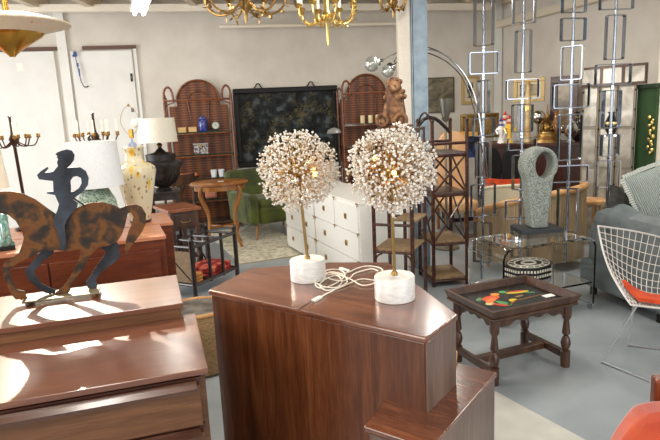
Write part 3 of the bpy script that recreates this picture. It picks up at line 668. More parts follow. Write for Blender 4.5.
# ------------------------------------------------------------------ rattan étagères on the back wall
def rattan_etagere(label, group):
    t = thing('rattan_etagere', label, 'shelf unit', (0, 0, 0), 0, group)
    W, D, H = .90, .34, Hh; xs = (-W/2, W/2); sp = H-.33
    wv = bpy.data.materials.new('woven_rattan'); wv.use_nodes = True; nt = wv.node_tree; b = nt.nodes['Principled BSDF']
    tc = nt.nodes.new('ShaderNodeTexCoord'); w1 = nt.nodes.new('ShaderNodeTexWave'); w1.bands_direction = 'Z'; w1.inputs['Scale'].default_value = 9; w1.inputs['Distortion'].default_value = 2; w1.inputs['Detail'].default_value = 2
    w2 = nt.nodes.new('ShaderNodeTexWave'); w2.bands_direction = 'X'; w2.inputs['Scale'].default_value = 2.2; w2.inputs['Distortion'].default_value = .5
    for x in (w1, w2): nt.links.new(tc.outputs['Object'], x.inputs['Vector'])
    mm = nt.nodes.new('ShaderNodeMath'); mm.operation = 'MULTIPLY_ADD'; mm.inputs[1].default_value = .55; nt.links.new(w1.outputs[1], mm.inputs[0]); sc2 = nt.nodes.new('ShaderNodeMath'); sc2.operation = 'MULTIPLY'; sc2.inputs[1].default_value = .4; nt.links.new(w2.outputs[1], sc2.inputs[0]); nt.links.new(sc2.outputs[0], mm.inputs[2]); 
    r = ramp(nt, [(.1, (58, 26, 8)), (.7, (118, 62, 24)), (1.0, (148, 90, 44))]); nt.links.new(mm.outputs[0], r.inputs[0]); nt.links.new(r.outputs[0], b.inputs['Base Color']); pset(b, 'Roughness', .45)
    ra = .30; zc = H-ra
    poly = [(-W/2+.04, .06), (W/2-.04, .06)]+[(W/2-.04, zc-.05), (ra, zc-.05)]+[(ra*math.cos(a), zc+ra*math.sin(a)) for a in [PI*i/20 for i in range(21)]]+[(-ra, zc-.05), (-W/2+.04, zc-.05)]
    obj('back_panel', MB().xz(poly, D/2-.014, D/2), wv, t)
    obj('arch_rim', MB().tube(arc((0, D/2-.02, zc), ra, 0, PI, 24), .016, 8), W_RATTAN, t, True)
    obj('inner_arch', MB().tube([(-.12, D/2-.025, zc-.25)]+arc((0, D/2-.025, zc), .15, PI, 0, 16)+[(.12, D/2-.025, zc-.25)], .008, 8), W_RATTAN, t, True)
    for x in xs:
        for y in (-D/2, D/2): obj('post', MB().cyl((x, y, 0), (x, y, sp+.1), .017, n=10), W_RATTAN, t, True)
        s_ = 1 if x < 0 else -1
        obj('hoop', MB().tube([(x+s_*.06-s_*.06*math.cos(a), -D/2, sp+.1+.13*math.sin(a)) for a in [PI*i/14 for i in range(15)]]+[(x+s_*.12, -D/2, sp+.05)], .015, 8), W_RATTAN, t, True)
        obj('back_hoop', MB().tube([(x, -D/2, sp+.08), (x, 0, sp+.14), (x, D/2, sp+.1)], .012, 8), W_RATTAN, t, True)
        obj('bracket', MB().tube(smoothpts([(x, -D/2, sp-.12), (x+s_*.02, -D/2, sp-.02), (x+s_*.14, -D/2, sp+.03)]), .009, 6), W_RATTAN, t, True)
    obj('cross_rail', MB().cyl((-W/2, -D/2, sp+.05), (W/2, -D/2, sp+.05), .013, n=8), W_RATTAN, t, True)
    for z in SHZ:
        obj('shelf', MB().box((0, 0, z-.008), (W-.02, D-.03, .014)), mat('dark_green_glass', (30, 52, 40), .08, coat=.6), t)
        obj('shelf_rail', MB().cyl((-W/2, -D/2, z-.028), (W/2, -D/2, z-.028), .01, n=8), W_RATTAN, t, True)
    return t
ey = 8.12; eL = Y(171, 150, ey); eR = Y(234, 150, ey); ecx = (eL.x+eR.x)/2; Hh = Y(204, 80, ey+.15).z
SHZ = [Y(205, y, ey-.15).z for y in (131.5, 154, 178)]+[.42, .1]
et = rattan_etagere('arched brown rattan shelf unit with blue tin, left of the black panel', 'pair of arched rattan shelf units')
et.location = (ecx, ey, 0); et.rotation_euler = (0, 0, WA)
e2y = 8.6; e2x = Y(371, 150, e2y).x
e2 = dup(et, (e2x, e2y, 0), WA, 'arched brown rattan shelf unit behind the right crystal lamp and column', 'pair of arched rattan shelf units')
def onshelf(px, k, base=None): # point on a shelf of the first unit
    s = Y(px, 150, ey-.02).x-ecx; return Vector((ecx+s*math.cos(WA)+.06*math.sin(WA), ey+s*math.sin(WA)-.06*math.cos(WA), SHZ[k]))
LW = mat('pale_wood', (206, 170, 112), .5)
for px, lb in ((184.5, 'small pale wooden box on top rattan shelf, left one'), (194.5, 'small pale wooden box on top rattan shelf, beside the blue tin')):
    p = onshelf(px, 0); t = thing('wooden_box', lb, 'box', p, WA, 'small pale boxes'); obj('box', MB().box((0, 0, .027), (.11, .09, .054)), LW, t, bev=.004); obj('lid', MB().box((0, 0, .062), (.115, .095, .014)), LW, t, bev=.003)
p = onshelf(205, 0); t = thing('blue_canister', 'cobalt blue lidded canister on top rattan shelf', 'canister', p, WA)
BL = noisy('cobalt', [(.4, (24, 34, 104)), (.7, (70, 84, 160))], 30, .25, coat=.6)
obj('body', MB().lathe([(.062, 0), (.068, .01), (.07, .15), (.06, .17), (.05, .175), (0, .175)], n=20), BL, t, True); obj('lid', MB().lathe([(.056, .176), (.054, .195), (.02, .205), (.014, .22), (0, .224)], n=20), BL, t, True)
p = onshelf(217, 0); t = thing('mantel_clock', 'small round glass clock on top rattan shelf', 'clock', p, WA)
obj('case', MB().cyl((0, .02, .075), (0, -.02, .075), .058, n=24), mat('clock_green', (70, 86, 74), .3), t, True); obj('dial', MB().cyl((0, -.02, .075), (0, -.023, .075), .046, n=24), mat('dial', (196, 200, 186), .4), t); obj('foot', MB().box((0, 0, .01), (.08, .05, .02)), BLACKM, t, bev=.003)
m = MB().bar((0, -.024, .075), (0, -.024, .107), .004).bar((0, -.024, .075), (.02, -.024, .068), .004); obj('hands', m, BLACKM, t)
p = onshelf(201, 1); t = thing('jewel_box', 'grey patterned box with small clasp on the second rattan shelf', 'box', p, WA)
obj('box', MB().box((0, 0, .065), (.2, .12, .13)), noisy('patterned_grey', [(.45, (70, 60, 58)), (.55, (170, 166, 166))], 34, .5), t, bev=.004); obj('lid', MB().box((0, 0, .14), (.21, .13, .018)), mat('box_grey', (160, 156, 152), .4), t, bev=.003); obj('clasp', MB().box((0, -.066, .12), (.03, .008, .04)), OLDBRASS, t)
for i, px in enumerate((211.5, 219)):
    p = onshelf(px, 2); t = thing('frosted_votive', ('frosted white glass holder on the third rattan shelf, left one', 'frosted white glass holder on the third rattan shelf, right one')[i], 'glass', p, WA, 'frosted glass holders')
    obj('glass', MB().lathe([(.035, 0), (.045, .1), (.041, .1), (.032, .01), (0, .01)], n=6), mat('frosted', (226, 232, 236), .4), t)
p = Y(187, 180, 7.9); t = thing('bread_basket', 'low round basket of brown woven rolls on the third rattan shelf', 'basket', (onshelf(187, 2)), WA)
obj('tray', MB().lathe([(.1, 0), (.13, .03), (.125, .032), (.09, .008), (0, .008)], n=20, sx=1.2, sy=.7), W_RATTAN, t, True)
TER = noisy('terracotta', [(.3, (150, 78, 42)), (.7, (196, 120, 74))], 20, .6)
for k in range(5): obj('roll', MB().ball((-.1+.05*k, 0, .05), .03, sz=1.0, sy=1.7), TER, t, True)
p = onshelf(207, 3); t = thing('terracotta_bag', 'pinkish brown leather bag on low rattan shelf under the oval table', 'bag', p, WA)
obj('bag', MB().box((0, 0, .07), (.17, .11, .14)), mat('bag_pink', (176, 112, 88), .6), t, bev=.03); obj('handle', MB().tube(arc((0, 0, .12), .05, 0, PI, 10), .006, 6), mat('bag_pink', (176, 112, 88), .6), t, True)
# candles on the second unit
for i, px in enumerate((362, 370, 377.5)):
    s = Y(px, 130, e2y-.05).x-e2x; p = Vector((e2x+s*math.cos(WA)+.05*math.sin(WA), e2y+s*math.sin(WA)-.05*math.cos(WA), SHZ[0]))
    t = thing('pillar_candle', ('leftmost', 'middle', 'rightmost')[i]+' cream pillar candle on the right rattan shelf unit', 'candle', p, WA, 'pillar candles')
    obj('wax', MB().lathe([(.034, 0), (.034, .11), (.03, .115), (0, .112)], n=16), mat('ivory_wax', (224, 204, 160), .5), t, True); obj('wick', MB().cyl((0, 0, .112), (0, 0, .128), .002, n=5), BLACKM, t)

# black lacquer panel
c0 = on_wall(234, 88, .04); c1_ = on_wall(337, 86, .04); cb = on_wall(237, 168, .04)
s0, s1 = (c0[0]+cb[0])/2, c1_[0]; z1 = (c0[1]+c1_[1])/2; z0 = cb[1]; fw = .075
q = wpt((s0+s1)/2, z0, .002); t = thing('lacquer_panel', 'large black framed lacquer panel with faint gold landscape on back wall', 'wall panel', q, WA)
w_ = s1-s0; h_ = z1-z0
BF = mat('black_frame', (16, 15, 14), .45, spec=.3)
m = MB().box((0, -.03, fw/2), (w_, .05, fw)).box((0, -.03, h_-fw/2), (w_, .05, fw)).box((-w_/2+fw/2, -.03, h_/2), (fw, .05, h_-2*fw)).box((w_/2-fw/2, -.03, h_/2), (fw, .05, h_-2*fw))
obj('frame', m, BF, t, bev=.012)
pn = bpy.data.materials.new('lacquer_painting'); pn.use_nodes = True; nt = pn.node_tree; b = nt.nodes['Principled BSDF']
tc = nt.nodes.new('ShaderNodeTexCoord'); n1 = nt.nodes.new('ShaderNodeTexNoise'); n1.inputs['Scale'].default_value = 3.2; n1.inputs['Detail'].default_value = 3
n2 = nt.nodes.new('ShaderNodeTexNoise'); n2.inputs['Scale'].default_value = 26; n2.inputs['Detail'].default_value = 5; n2.inputs['Distortion'].default_value = 1.5
for x in (n1, n2): nt.links.new(tc.outputs['Object'], x.inputs['Vector'])
ma = ramp(nt, [(.5, (0, 0, 0)), (.6, (255, 255, 255))]); mb_ = ramp(nt, [(.48, (0, 0, 0)), (.6, (255, 255, 255))])
nt.links.new(n1.outputs[0], ma.inputs[0]); nt.links.new(n2.outputs[0], mb_.inputs[0])
mx = nt.nodes.new('ShaderNodeMix'); mx.data_type = 'RGBA'; mx.blend_type = 'MULTIPLY'; mx.inputs[0].default_value = 1; nt.links.new(ma.outputs[0], mx.inputs[6]); nt.links.new(mb_.outputs[0], mx.inputs[7])
n3 = nt.nodes.new('ShaderNodeTexNoise'); n3.inputs['Scale'].default_value = 9; n3.inputs['Detail'].default_value = 6; nt.links.new(tc.outputs['Object'], n3.inputs['Vector'])
bs = ramp(nt, [(.4, (16, 17, 17)), (.56, (36, 41, 43)), (.68, (80, 86, 88))]); nt.links.new(n3.outputs[0], bs.inputs[0])
m2 = nt.nodes.new('ShaderNodeMix'); m2.data_type = 'RGBA'; nt.links.new(mx.outputs[2], m2.inputs[0]); nt.links.new(bs.outputs[0], m2.inputs[6]); m2.inputs[7].default_value = rgb((92, 84, 54)); nt.links.new(m2.outputs[2], b.inputs['Base Color']); pset(b, 'Roughness', .6); pset(b, 'Specular IOR Level', .2)
obj('painting', MB().box((0, -.02, h_/2), (w_-2*fw+.01, .012, h_-2*fw+.01)), pn, t)
for px in (258, 311):
    s = on_wall(px, 86, .04)[0]-(s0+s1)/2
    o = obj('hanger', MB().tube(arc((s, -.03, h_+.03), .032, -.3, PI+.3, 14), .009, 6).tube([(s-.06, -.03, h_+.005), (s-.03, -.03, h_+.025)], .009, 6).tube([(s+.06, -.03, h_+.005), (s+.03, -.03, h_+.025)], .009, 6), BF, t, True)
# ledge under the panel
wallpanel('trim_12', s0-.2, s1+1.2, z0-.055, z0-.012, .07, PANEL)

# reading lamp
ry = 7.3; rb = Y(338, 170, ry); t = thing('reading_lamp', 'slim floor lamp with small grey dome head in front of black panel', 'floor lamp', (rb.x+.02, ry, 0), 0)
hd = Y(334, 131, ry)
obj('base', MB().lathe([(.12, 0), (.12, .015), (.02, .025), (0, .026)], n=24), STEEL, t, True)
tx = Y(336, 118, ry); obj('pole', MB().tube([(0, 0, .02), (0, 0, hd.z+.12), (-.04, 0, hd.z+.22)], .008, 8), BLACKM, t, True)
obj('head', MB().lathe([(.09, 0), (.095, .012), (.07, .05), (.02, .07), (0, .072)], (hd.x-rb.x-.02, 0, hd.z-.03), 20), mat('lamp_grey', (150, 150, 146), .4, .4), t, True)
obj('arm', MB().tube([(0, 0, hd.z+.1), (hd.x-rb.x-.02, 0, hd.z+.04)], .005, 6), BLACKM, t, True)

# ------------------------------------------------------------------ olive velvet armchair
c = Z(264, 222); t = thing('velvet_armchair', 'olive green velvet armchair on the rug below the black panel', 'armchair', (Y(269, 200, 7.4).x, 7.4, .0136), R(32))
OLV = noisy('olive_velvet', [(.35, (46, 54, 10)), (.65, (84, 94, 24))], 5, .75); pset(OLV.node_tree.nodes['Principled BSDF'], 'Sheen Weight', .25)
obj('seat', MB().box((0, -.02, .3), (.6, .66, .22)), OLV, t, bev=.04); obj('cushion', MB().box((0, -.05, .45), (.56, .58, .12)), OLV, t, bev=.05)
obj('backrest', MB().grid(lambda u, v: ((u-.5)*.74, .30+.16*v-.14*(1-(2*u-1)**2)*0+.03*math.cos(PI*(u-.5)), .22+.62*v), 8, 6, .14), OLV, t, True, bev=.04)
for s in (-1, 1): obj('arm', MB().box((s*.37, .0, .38), (.14, .72, .4)), OLV, t, bev=.06)
for x in (-.32, .32):
    for y in (-.28, .28): obj('leg', MB().cyl((x*1.1, y*1.1, 0), (x, y, .19), .012, .02, 8), W_OAK, t, True)

# ------------------------------------------------------------------ oval side table
ot = Y(219, 181, 6.75); t = thing('oval_table', 'golden brown oval side table with bowed legs near rattan shelves', 'side table', (ot.x, ot.y, 0), WA)
zt_ = ot.z
obj('top', MB().lathe([(.33, 0), (.345, .01), (.345, .03), (.33, .04), (0, .04)], (0, 0, zt_-.04), 36, 1, .72), W_OAK, t, True)
obj('apron', MB().lathe([(.3, 0), (.3, .06)], (0, 0, zt_-.1), 32, 1, .7), W_OAK, t, True)
for k in range(4):
    a = PI/4+k*PI/2; cx_, cy2 = math.cos(a), math.sin(a)*.7
    obj('leg', MB().tube(smoothpts([(cx_*.30, cy2*.30, zt_-.05), (cx_*.33, cy2*.33, zt_-.16), (cx_*.22, cy2*.22, zt_-.4), (cx_*.24, cy2*.24, .15), (cx_*.3, cy2*.3, 0)]), .018, 8), W_OAK, t, True)
obj('stretcher', MB().bar((-.16, -.11, .26), (.16, .11, .26), .02).bar((-.16, .11, .26), (.16, -.11, .26), .02), W_OAK, t)
o = obj('price_card', MB().box((0, 0, .0015), (.07, .04, .003)), mat('paper', (244, 240, 230), .8)); o.location = (ot.x+.03, ot.y-.05, zt_+.0005); tag(o, 'small white card lying on the oval table', 'card')

# ------------------------------------------------------------------ rug
a = Z(240, 264.5); b = Z(292, 257); ra = math.atan2(b.y-a.y, b.x-a.x)
RUG = noisy('cream_rug', [(.38, (176, 166, 140)), (.5, (206, 200, 178)), (.62, (222, 216, 198))], 14, .9, dist=1.2, bump=.3)
RW_, RL_ = .86, 1.95; t = thing('area_rug', 'cream rug with mottled pattern on the floor before white chests', 'rug', (a.x, a.y, 0), ra)
obj('pile', MB().box((RW_/2, RL_/2, .0065), (RW_, RL_, .013)), RUG, t, bev=.004)
obj('binding', MB().bar((0, .0, .006), (RW_, .0, .006), .02, .012), mat('rug_edge', (170, 158, 130), .9), t)

# ------------------------------------------------------------------ white campaign chests
f0 = Z(288.5, 248.5); f1 = Z(303.5, 258); wa = math.atan2(f1.y-f0.y, f1.x-f0.x)
sN, zN = PL(359, 203, f0, wa); sM, _ = PL(315.5, 217, f0, wa); uW = Vector((math.cos(wa), math.sin(wa), 0))
HC = zN
def campaign(label, p, L, grp='white campaign chests'):
    t = thing('campaign_chest', label, 'chest of drawers', p, wa, grp); D = .46; H = HC
    # local: x along the front towards the camera, y away from the front
    obj('body', MB().box((L/2, D/2+.003, H/2+.015), (L-.008, D, H-.05)), WHITE, t, bev=.004); obj('top', MB().box((L/2, D/2, H-.01), (L, D+.006, .02)), WHITE, t, bev=.003)
    obj('plinth', MB().box((L/2, D/2+.02, .02), (L-.05, D-.06, .04)), BLACKM, t)
    rows = [(.05, .29), (.295, .53), (.535, H-.03)]
    for i, (z0, z1) in enumerate(rows):
        sp = [(.015, L/2-.004), (L/2+.004, L-.015)] if i == 2 else [(.015, L-.015)]
        for (x0, x1) in sp:
            d = obj('drawer', MB().box(((x0+x1)/2, -.004, (z0+z1)/2), (x1-x0-.006, .016, z1-z0-.006)), WHITE, t, bev=.0015)
            for px in ([(x0+x1)/2] if i == 2 else [x0+(x1-x0)*.25, x0+(x1-x0)*.75]):
                h = obj('ring_pull', MB().box((px, -.0135, (z0+z1)/2), (.05, .004, .05)), OLDBRASS, d, bev=.001)
                m = MB().tube(arc((px, -.018, (z0+z1)/2), .015, 0, 2*PI, 12)[:-1], .003, 5, closed=True); m.v += []; 
                for v, f in ((m.v, m.f),): pass
                h2 = obj('ring', m, BRASS, d, True)
    m = MB()
    for x in (.02, L-.02):
        for z in (H-.04, .31, .055): pass
    for x, z in ((.022, H-.012), (L-.022, H-.012), (L/2, H-.012), (.022, .292), (L-.022, .292), (.022, .532), (L-.022, .532), (L/2, .532), (.022, .06), (L-.022, .06)):
        b_ = obj('corner_bracket', MB().box((x, -.0135, z), (.045, .003, .012)).box((x, -.0135, z-.012), (.012, .003, .03)), OLDBRASS, t)
    return t
campaign('white lacquered campaign chest with brass pulls, nearer one by the bamboo shelves', f0+uW*(sM+.004), sN-sM-.004)
campaign('white lacquered campaign chest with brass pulls, farther one by the green chair', f0, sM)

# ------------------------------------------------------------------ black bamboo magazine rack
Fl = Z(196, 299); Fr = Z(238, 279); ma_ = math.atan2(Fr.y-Fl.y, Fr.x-Fl.x); Wr = (Fr-Fl).length; Hr = PL(196, 244, Fl, ma_)[1]; Dr = .34
t = thing('magazine_rack', 'black bamboo magazine rack with crossed braces standing on the floor', 'rack', (Fl.x, Fl.y, 0), ma_)
for x in (0, Wr):
    for y in (0, Dr): obj('post', MB().cyl((x, y, 0), (x, y, Hr+.03), .021, n=8).ball((x, y, Hr+.035), .025, 8, 6), W_BLACK, t, True)
for x in (Wr*.36, Wr*.66):
    for y in (0, Dr): obj('upright', MB().cyl((x, y, .1), (x, y, Hr+.03), .016, n=8), W_BLACK, t, True)
for z in (Hr-.02, .12):
    for y in (0, Dr): obj('rail', MB().cyl((0, y, z), (Wr, y, z), .016, n=8), W_BLACK, t, True)
    for x in (0, Wr*.36, Wr*.66, Wr): obj('rail', MB().cyl((x, 0, z), (x, Dr, z), .014, n=8), W_BLACK, t, True)
for (x0, x1) in ((Wr*.66, Wr), (0, Wr*.36)):
    obj('brace', MB().cyl((x0, Dr, .13), (x1, Dr, Hr-.03), .008, n=6), W_BLACK, t, True); obj('brace', MB().cyl((x0, Dr, Hr-.03), (x1, Dr, .13), .008, n=6), W_BLACK, t, True)
obj('brace', MB().cyl((0, 0, .13), (0, Dr, Hr-.03), .008, n=6), W_BLACK, t, True)
obj('bottom_panel', MB().box((Wr/2, Dr/2, .105), (Wr-.03, Dr-.03, .012)), W_BLACK, t)
obj('side_panel', MB().box((.0, Dr/2, .28), (.006, Dr-.05, .28)), GRASS, t)
def inrack(x0, x1, label, nm, mt):
    o = thing(nm, label, 'textile', Vector((Fl.x, Fl.y, 0))+Vector((math.cos(ma_), math.sin(ma_), 0))*((x0+x1)/2*Wr)+Vector((-math.sin(ma_), math.cos(ma_), 0))*Dr/2+Vector((0, 0, .113)), ma_)
    w = (x1-x0)*Wr-.03
    for k in range(3): obj('fold', MB().box((0, 0, .016+.03*k), (w, Dr-.06, .028)), mt, o, bev=.01)
inrack(.06, .28, 'folded ochre textile lying in left bay of the black rack', 'folded_textile', noisy('ochre', [(.3, (150, 88, 34)), (.7, (196, 134, 62))], 16, .9))
inrack(.4, .95, 'folded red patterned textile lying in right bays of the black rack', 'folded_textile', noisy('red_pattern', [(.45, (118, 22, 24)), (.52, (176, 44, 36)), (.62, (200, 120, 80))], 14, .9))
# woven drum stool
c = Z(198, 306, .40); t = thing('drum_stool', 'low round woven stool with grey top between the foreground cabinets', 'stool', (c.x, c.y, 0), 0)
obj('drum', MB().lathe([(.18, 0), (.2, .02), (.21, .18), (.2, .37), (.19, .385), (0, .385)], n=32), noisy('woven_tan', [(.3, (120, 94, 62)), (.7, (182, 154, 112))], 40, .8, mscale=(1, 1, 6), bump=.5), t, True)
obj('rim', MB().tube([(.185*math.cos(a), .185*math.sin(a), .39) for a in [2*PI*i/30 for i in range(30)]], .014, 8, closed=True), W_TAN, t, True)
obj('top', MB().lathe([(.172, .384), (.165, .396), (0, .40)], n=32), noisy('grey_stone_top', [(.4, (74, 70, 64)), (.7, (136, 130, 118))], 12, .3), t, True)
# ------------------------------------------------------------------ bamboo étagères in the middle
N_ = Z(434, 287); M_ = Z(467, 284); ba = math.atan2(M_.y-N_.y, M_.x-N_.x); bw = (M_-N_).length; bd_ = .40
def pz_(px, py, p0=N_, a=ba): return PL(px, py, p0, a)[1]
t = thing('bamboo_etagere', 'tall dark bamboo shelf stand with crossed lattice, right beside the blue column', 'shelf stand', (N_.x, N_.y, 0), ba)
tops = pz_(436, 121); zs = [.07, pz_(434, 243), pz_(436, 194), pz_(438, 154)]
for x in (0, bw):
    for y in (0, bd_):
        obj('post', MB().cyl((x, y, 0), (x, y, tops), .0165, n=8), W_BAMBOO, t, True)
        obj('post_cap', MB().ball((x, y, tops), .02, 8, 6), W_BAMBOO, t, True)
for i, z in enumerate(zs):
    obj('shelf', MB().box((bw/2, bd_/2, z), (bw-.01, bd_-.01, .02)), GRASS if i < 2 else W_DARK, t, bev=.003)
    for y in (0, bd_): obj('rail', MB().cyl((0, y, z-.02), (bw, y, z-.02), .012, n=8), W_BAMBOO, t, True)
    for x in (0, bw): obj('rail', MB().cyl((x, 0, z-.02), (x, bd_, z-.02), .012, n=8), W_BAMBOO, t, True)
for (z0, z1) in ((zs[2]+.02, zs[3]-.03), (zs[1]+.02, zs[2]-.03)):
    for y in (0, bd_):
        obj('brace', MB().cyl((.02, y, z0), (bw-.02, y, z1), .009, n=6), W_BAMBOO, t, True); obj('brace', MB().cyl((.02, y, z1), (bw-.02, y, z0), .009, n=6), W_BAMBOO, t, True)
    for x in (0, bw): obj('brace', MB().cyl((x, .02, z0), (x, bd_-.02, z1), .009, n=6), W_BAMBOO, t, True)
for y in (0, bd_): obj('top_rail', MB().cyl((0, y, pz_(438, 144)), (bw, y, pz_(438, 144)), .013, n=8), W_BAMBOO, t, True)
obj('cresting', MB().tube(smoothpts([(0, bd_, tops-.05), (bw*.25, bd_, tops+.02), (bw*.6, bd_, tops+.0), (bw, bd_, tops-.12)]), .017, 8), W_BLACK, t, True)
obj('cresting', MB().tube(smoothpts([(0, bd_, tops-.03), (0, bd_*.75, tops+.045), (0, bd_*.5, tops+.07), (0, bd_*.25, tops+.045), (0, 0, tops-.03)]), .009, 8), W_BLACK, t, True)
obj('finial_loop', MB().tube(arc((-.03, 0, tops), .045, 0, PI, 10), .006, 6), W_BLACK, t, True)
# stepped one on its left
P2 = Z(374, 283); P2 = Vector((Y(374, 230, 4.12).x, 4.12, 0)); Q2 = Y(412, 230, 4.0); aa = math.atan2(Q2.y-P2.y, Q2.x-P2.x); w2 = math.hypot(Q2.x-P2.x, Q2.y-P2.y); d2 = .36
t = thing('bamboo_etagere', 'stepped dark bamboo shelf stand with straw coloured shelves behind the right crystal lamp', 'shelf stand', (P2.x, P2.y, 0), aa)
zq = lambda px, py: PL(px, py, P2, aa)[1]
zA = zq(392, 250); zB = zq(405, 223); zT = zq(396, 129)
for (x, y, h) in ((0, 0, zT), (w2, 0, zB+.25), (0, d2, zT), (w2, d2, zT), (w2*.45, d2, zT)):
    obj('post', MB().cyl((x, y, 0), (x, y, h), .015, n=8), W_BAMBOO, t, True)
for z in (.07, zA): obj('shelf', MB().box((w2/2, d2/2, z), (w2, d2, .018)), GRASS, t, bev=.003)
obj('shelf', MB().box((w2*.75, d2*.62, zB), (w2*.62, d2*.75, .018)), GRASS, t, bev=.003)
obj('shelf', MB().box((w2*.5, d2/2, zT-.012), (w2+.02, d2+.02, .022)), W_DARK, t, bev=.003)
obj('post', MB().cyl((w2*.5, 0, zA), (w2*.5, 0, zT-.02), .012, n=8), W_BAMBOO, t, True)
obj('post', MB().cyl((w2, 0, zB+.2), (w2, 0, zT-.02), .015, n=8), W_BAMBOO, t, True)
for z in (zA-.02, zB-.02, .05):
    obj('rail', MB().cyl((0, 0, z), (w2, 0, z), .011, n=8), W_BAMBOO, t, True); obj('rail', MB().cyl((0, d2, z), (w2, d2, z), .011, n=8), W_BAMBOO, t, True)
for s in (0, 1):
    x = 0 if s == 0 else w2; k = 1 if s == 0 else -1
    obj('bracket', MB().tube(smoothpts([(x, 0, zA-.14), (x+k*.015, 0, zA-.06), (x+k*.06, 0, zA-.03)]), .007, 6), W_BAMBOO, t, True)
# carved figure on top
cf = Vector((P2.x, P2.y, 0))+Vector((math.cos(aa), math.sin(aa), 0))*(w2*.62)+Vector((-math.sin(aa), math.cos(aa), 0))*(d2/2)
zc0 = zT; sc_ = cf.y/565
CARV = noisy('carved_wood', [(.35, (70, 42, 24)), (.55, (124, 84, 52)), (.72, (164, 122, 82))], 24, .65, bump=.8)
cf.x = Y(395, 110, cf.y).x
t = thing('carved_figure', 'brown carved wooden temple lion figure in front of the steel column', 'figure', (cf.x, cf.y, zc0+.0005), aa)
obj('base', MB().box((0, 0, .012), (.23, .15, .024)), CARV, t, bev=.004)
m = MB()
m.tube(smoothpts([(0, .01, .03), (0, .015, .13), (0, 0, .22), (0, -.01, .30)]), .06, 12, rad=[.085-.0018*i for i in range(19)])
for s in (-1, 1):
    m.tube([(s*.055, -.05, .02), (s*.062, -.045, .09), (s*.05, -.01, .18)], .026, 8); m.ball((s*.055, -.065, .035), .028, 8, 6)
m.ball((0, -.02, .29), .058, 12, 8).ball((0, -.06, .275), .03, 10, 6).ball((0, -.078, .285), .012)
for s in (-1, 1): m.ball((s*.045, -.01, .33), .02, 8, 6).ball((s*.025, -.066, .305), .011, 8, 6)
m.ball((0, 0, .345), .042, 10, 6, sz=.6)
for k in range(9):
    a = 2*PI*k/9; m.ball((math.cos(a)*.07, .01+math.sin(a)*.05, .225), .02, 8, 6); m.ball((math.cos(a+.3)*.06, .01+math.sin(a+.3)*.05, .262), .018, 8, 6)
obj('lion', m, CARV, t, True)
for s in (-1, 1): obj('scroll', MB().tube([(s*.07+.04*math.cos(a), -.085, .06+.04*math.sin(a)) for a in [2*PI*i/18 for i in range(18)]], .014, 8, closed=True).cyl((s*.07, -.07, .06), (s*.07, -.09, .06), .018), CARV, t, True)

# ------------------------------------------------------------------ chrome arc lamp
ay = 6.45
t0 = Y(480, 230, ay); t = thing('arc_lamp', 'chrome multi-arm arc floor lamp with round heads curving behind the column', 'floor lamp', (t0.x, ay, 0), 0)
obj('base', MB().lathe([(.17, 0), (.17, .04), (.15, .055), (0, .056)], n=28), CHROME, t, True)
def A3(pts, dy): return [Vector(Y(x, y, ay+dy))-Vector((t0.x, ay, 0)) for x, y in pts]
arms = [([(486, 190), (482, 140), (477, 105), (469, 82), (457, 65), (441, 53), (424, 49), (400, 52), (383, 60)], -.05, (372, 64)),
        ([(487, 190), (480, 140), (473, 105), (465, 82), (452, 66), (438, 57), (424, 53), (404, 58), (392, 66)], .0, (388, 71)),
        ([(488, 190), (483, 135), (475, 98), (462, 72), (446, 56), (426, 47), (408, 50), (398, 56), (394, 62)], .05, (386, 66))]
for i, (pts, dy, hd_) in enumerate(arms):
    P = A3(pts, dy); P = [Vector((0, dy*.3, .05)), Vector((0, dy*.6, .6))]+P
    ar = obj('arm', MB().tube(smoothpts(P, 5), .0075, 8), CHROME, t, True)
    if i < 2:
        c = A3([hd_], dy)[0]; e = P[-1]; d = (c-e).normalized()
        obj('neck', MB().cyl(e, c-d*.04, .018), CHROME, ar, True)
        hdn = obj('globe', MB().ball(c, .082 if i == 0 else .07, 18, 12), mat('smoky_globe', (206, 210, 206), .12, .6, coat=.5), ar, True)
        obj('collar', MB().cyl(c-d*.085, c-d*.05, .045, .06), CHROME, ar, True)

# ------------------------------------------------------------------ chrome totems hung from the ceiling
def loop(m, w, h, zc, depth, ang, th=.006, rr=.02):
    """rounded rectangular hoop of flat bar around the rod"""
    pr = []
    for (sx_, sz_, a0) in ((1, 1, 0), (-1, 1, PI/2), (-1, -1, PI), (1, -1, 3*PI/2)):
        for i in range(4):
            a = a0+PI/2*i/3; pr.append((sx_*(w/2-rr)+rr*math.cos(a), sz_*(h/2-rr)+rr*math.sin(a)))
    n = len(pr); vs = []; ca, sa = math.cos(ang), math.sin(ang)
    for (y, k) in ((-depth/2, 0), (depth/2, 0), (depth/2, 1), (-depth/2, 1)):
        for (x, z) in pr:
            f = 1-(th/(w/2) if k else 0); g = 1-(th/(h/2) if k else 0); X, Z_ = x*f, z*g
            vs.append((X*ca-y*sa, X*sa+y*ca, zc+Z_))
    fs = []
    for q in range(4):
        r = (q+1) % 4
        for i in range(n): j = (i+1) % n; fs.append((q*n+i, q*n+j, r*n+j, r*n+i))
    return m.add(vs, fs)
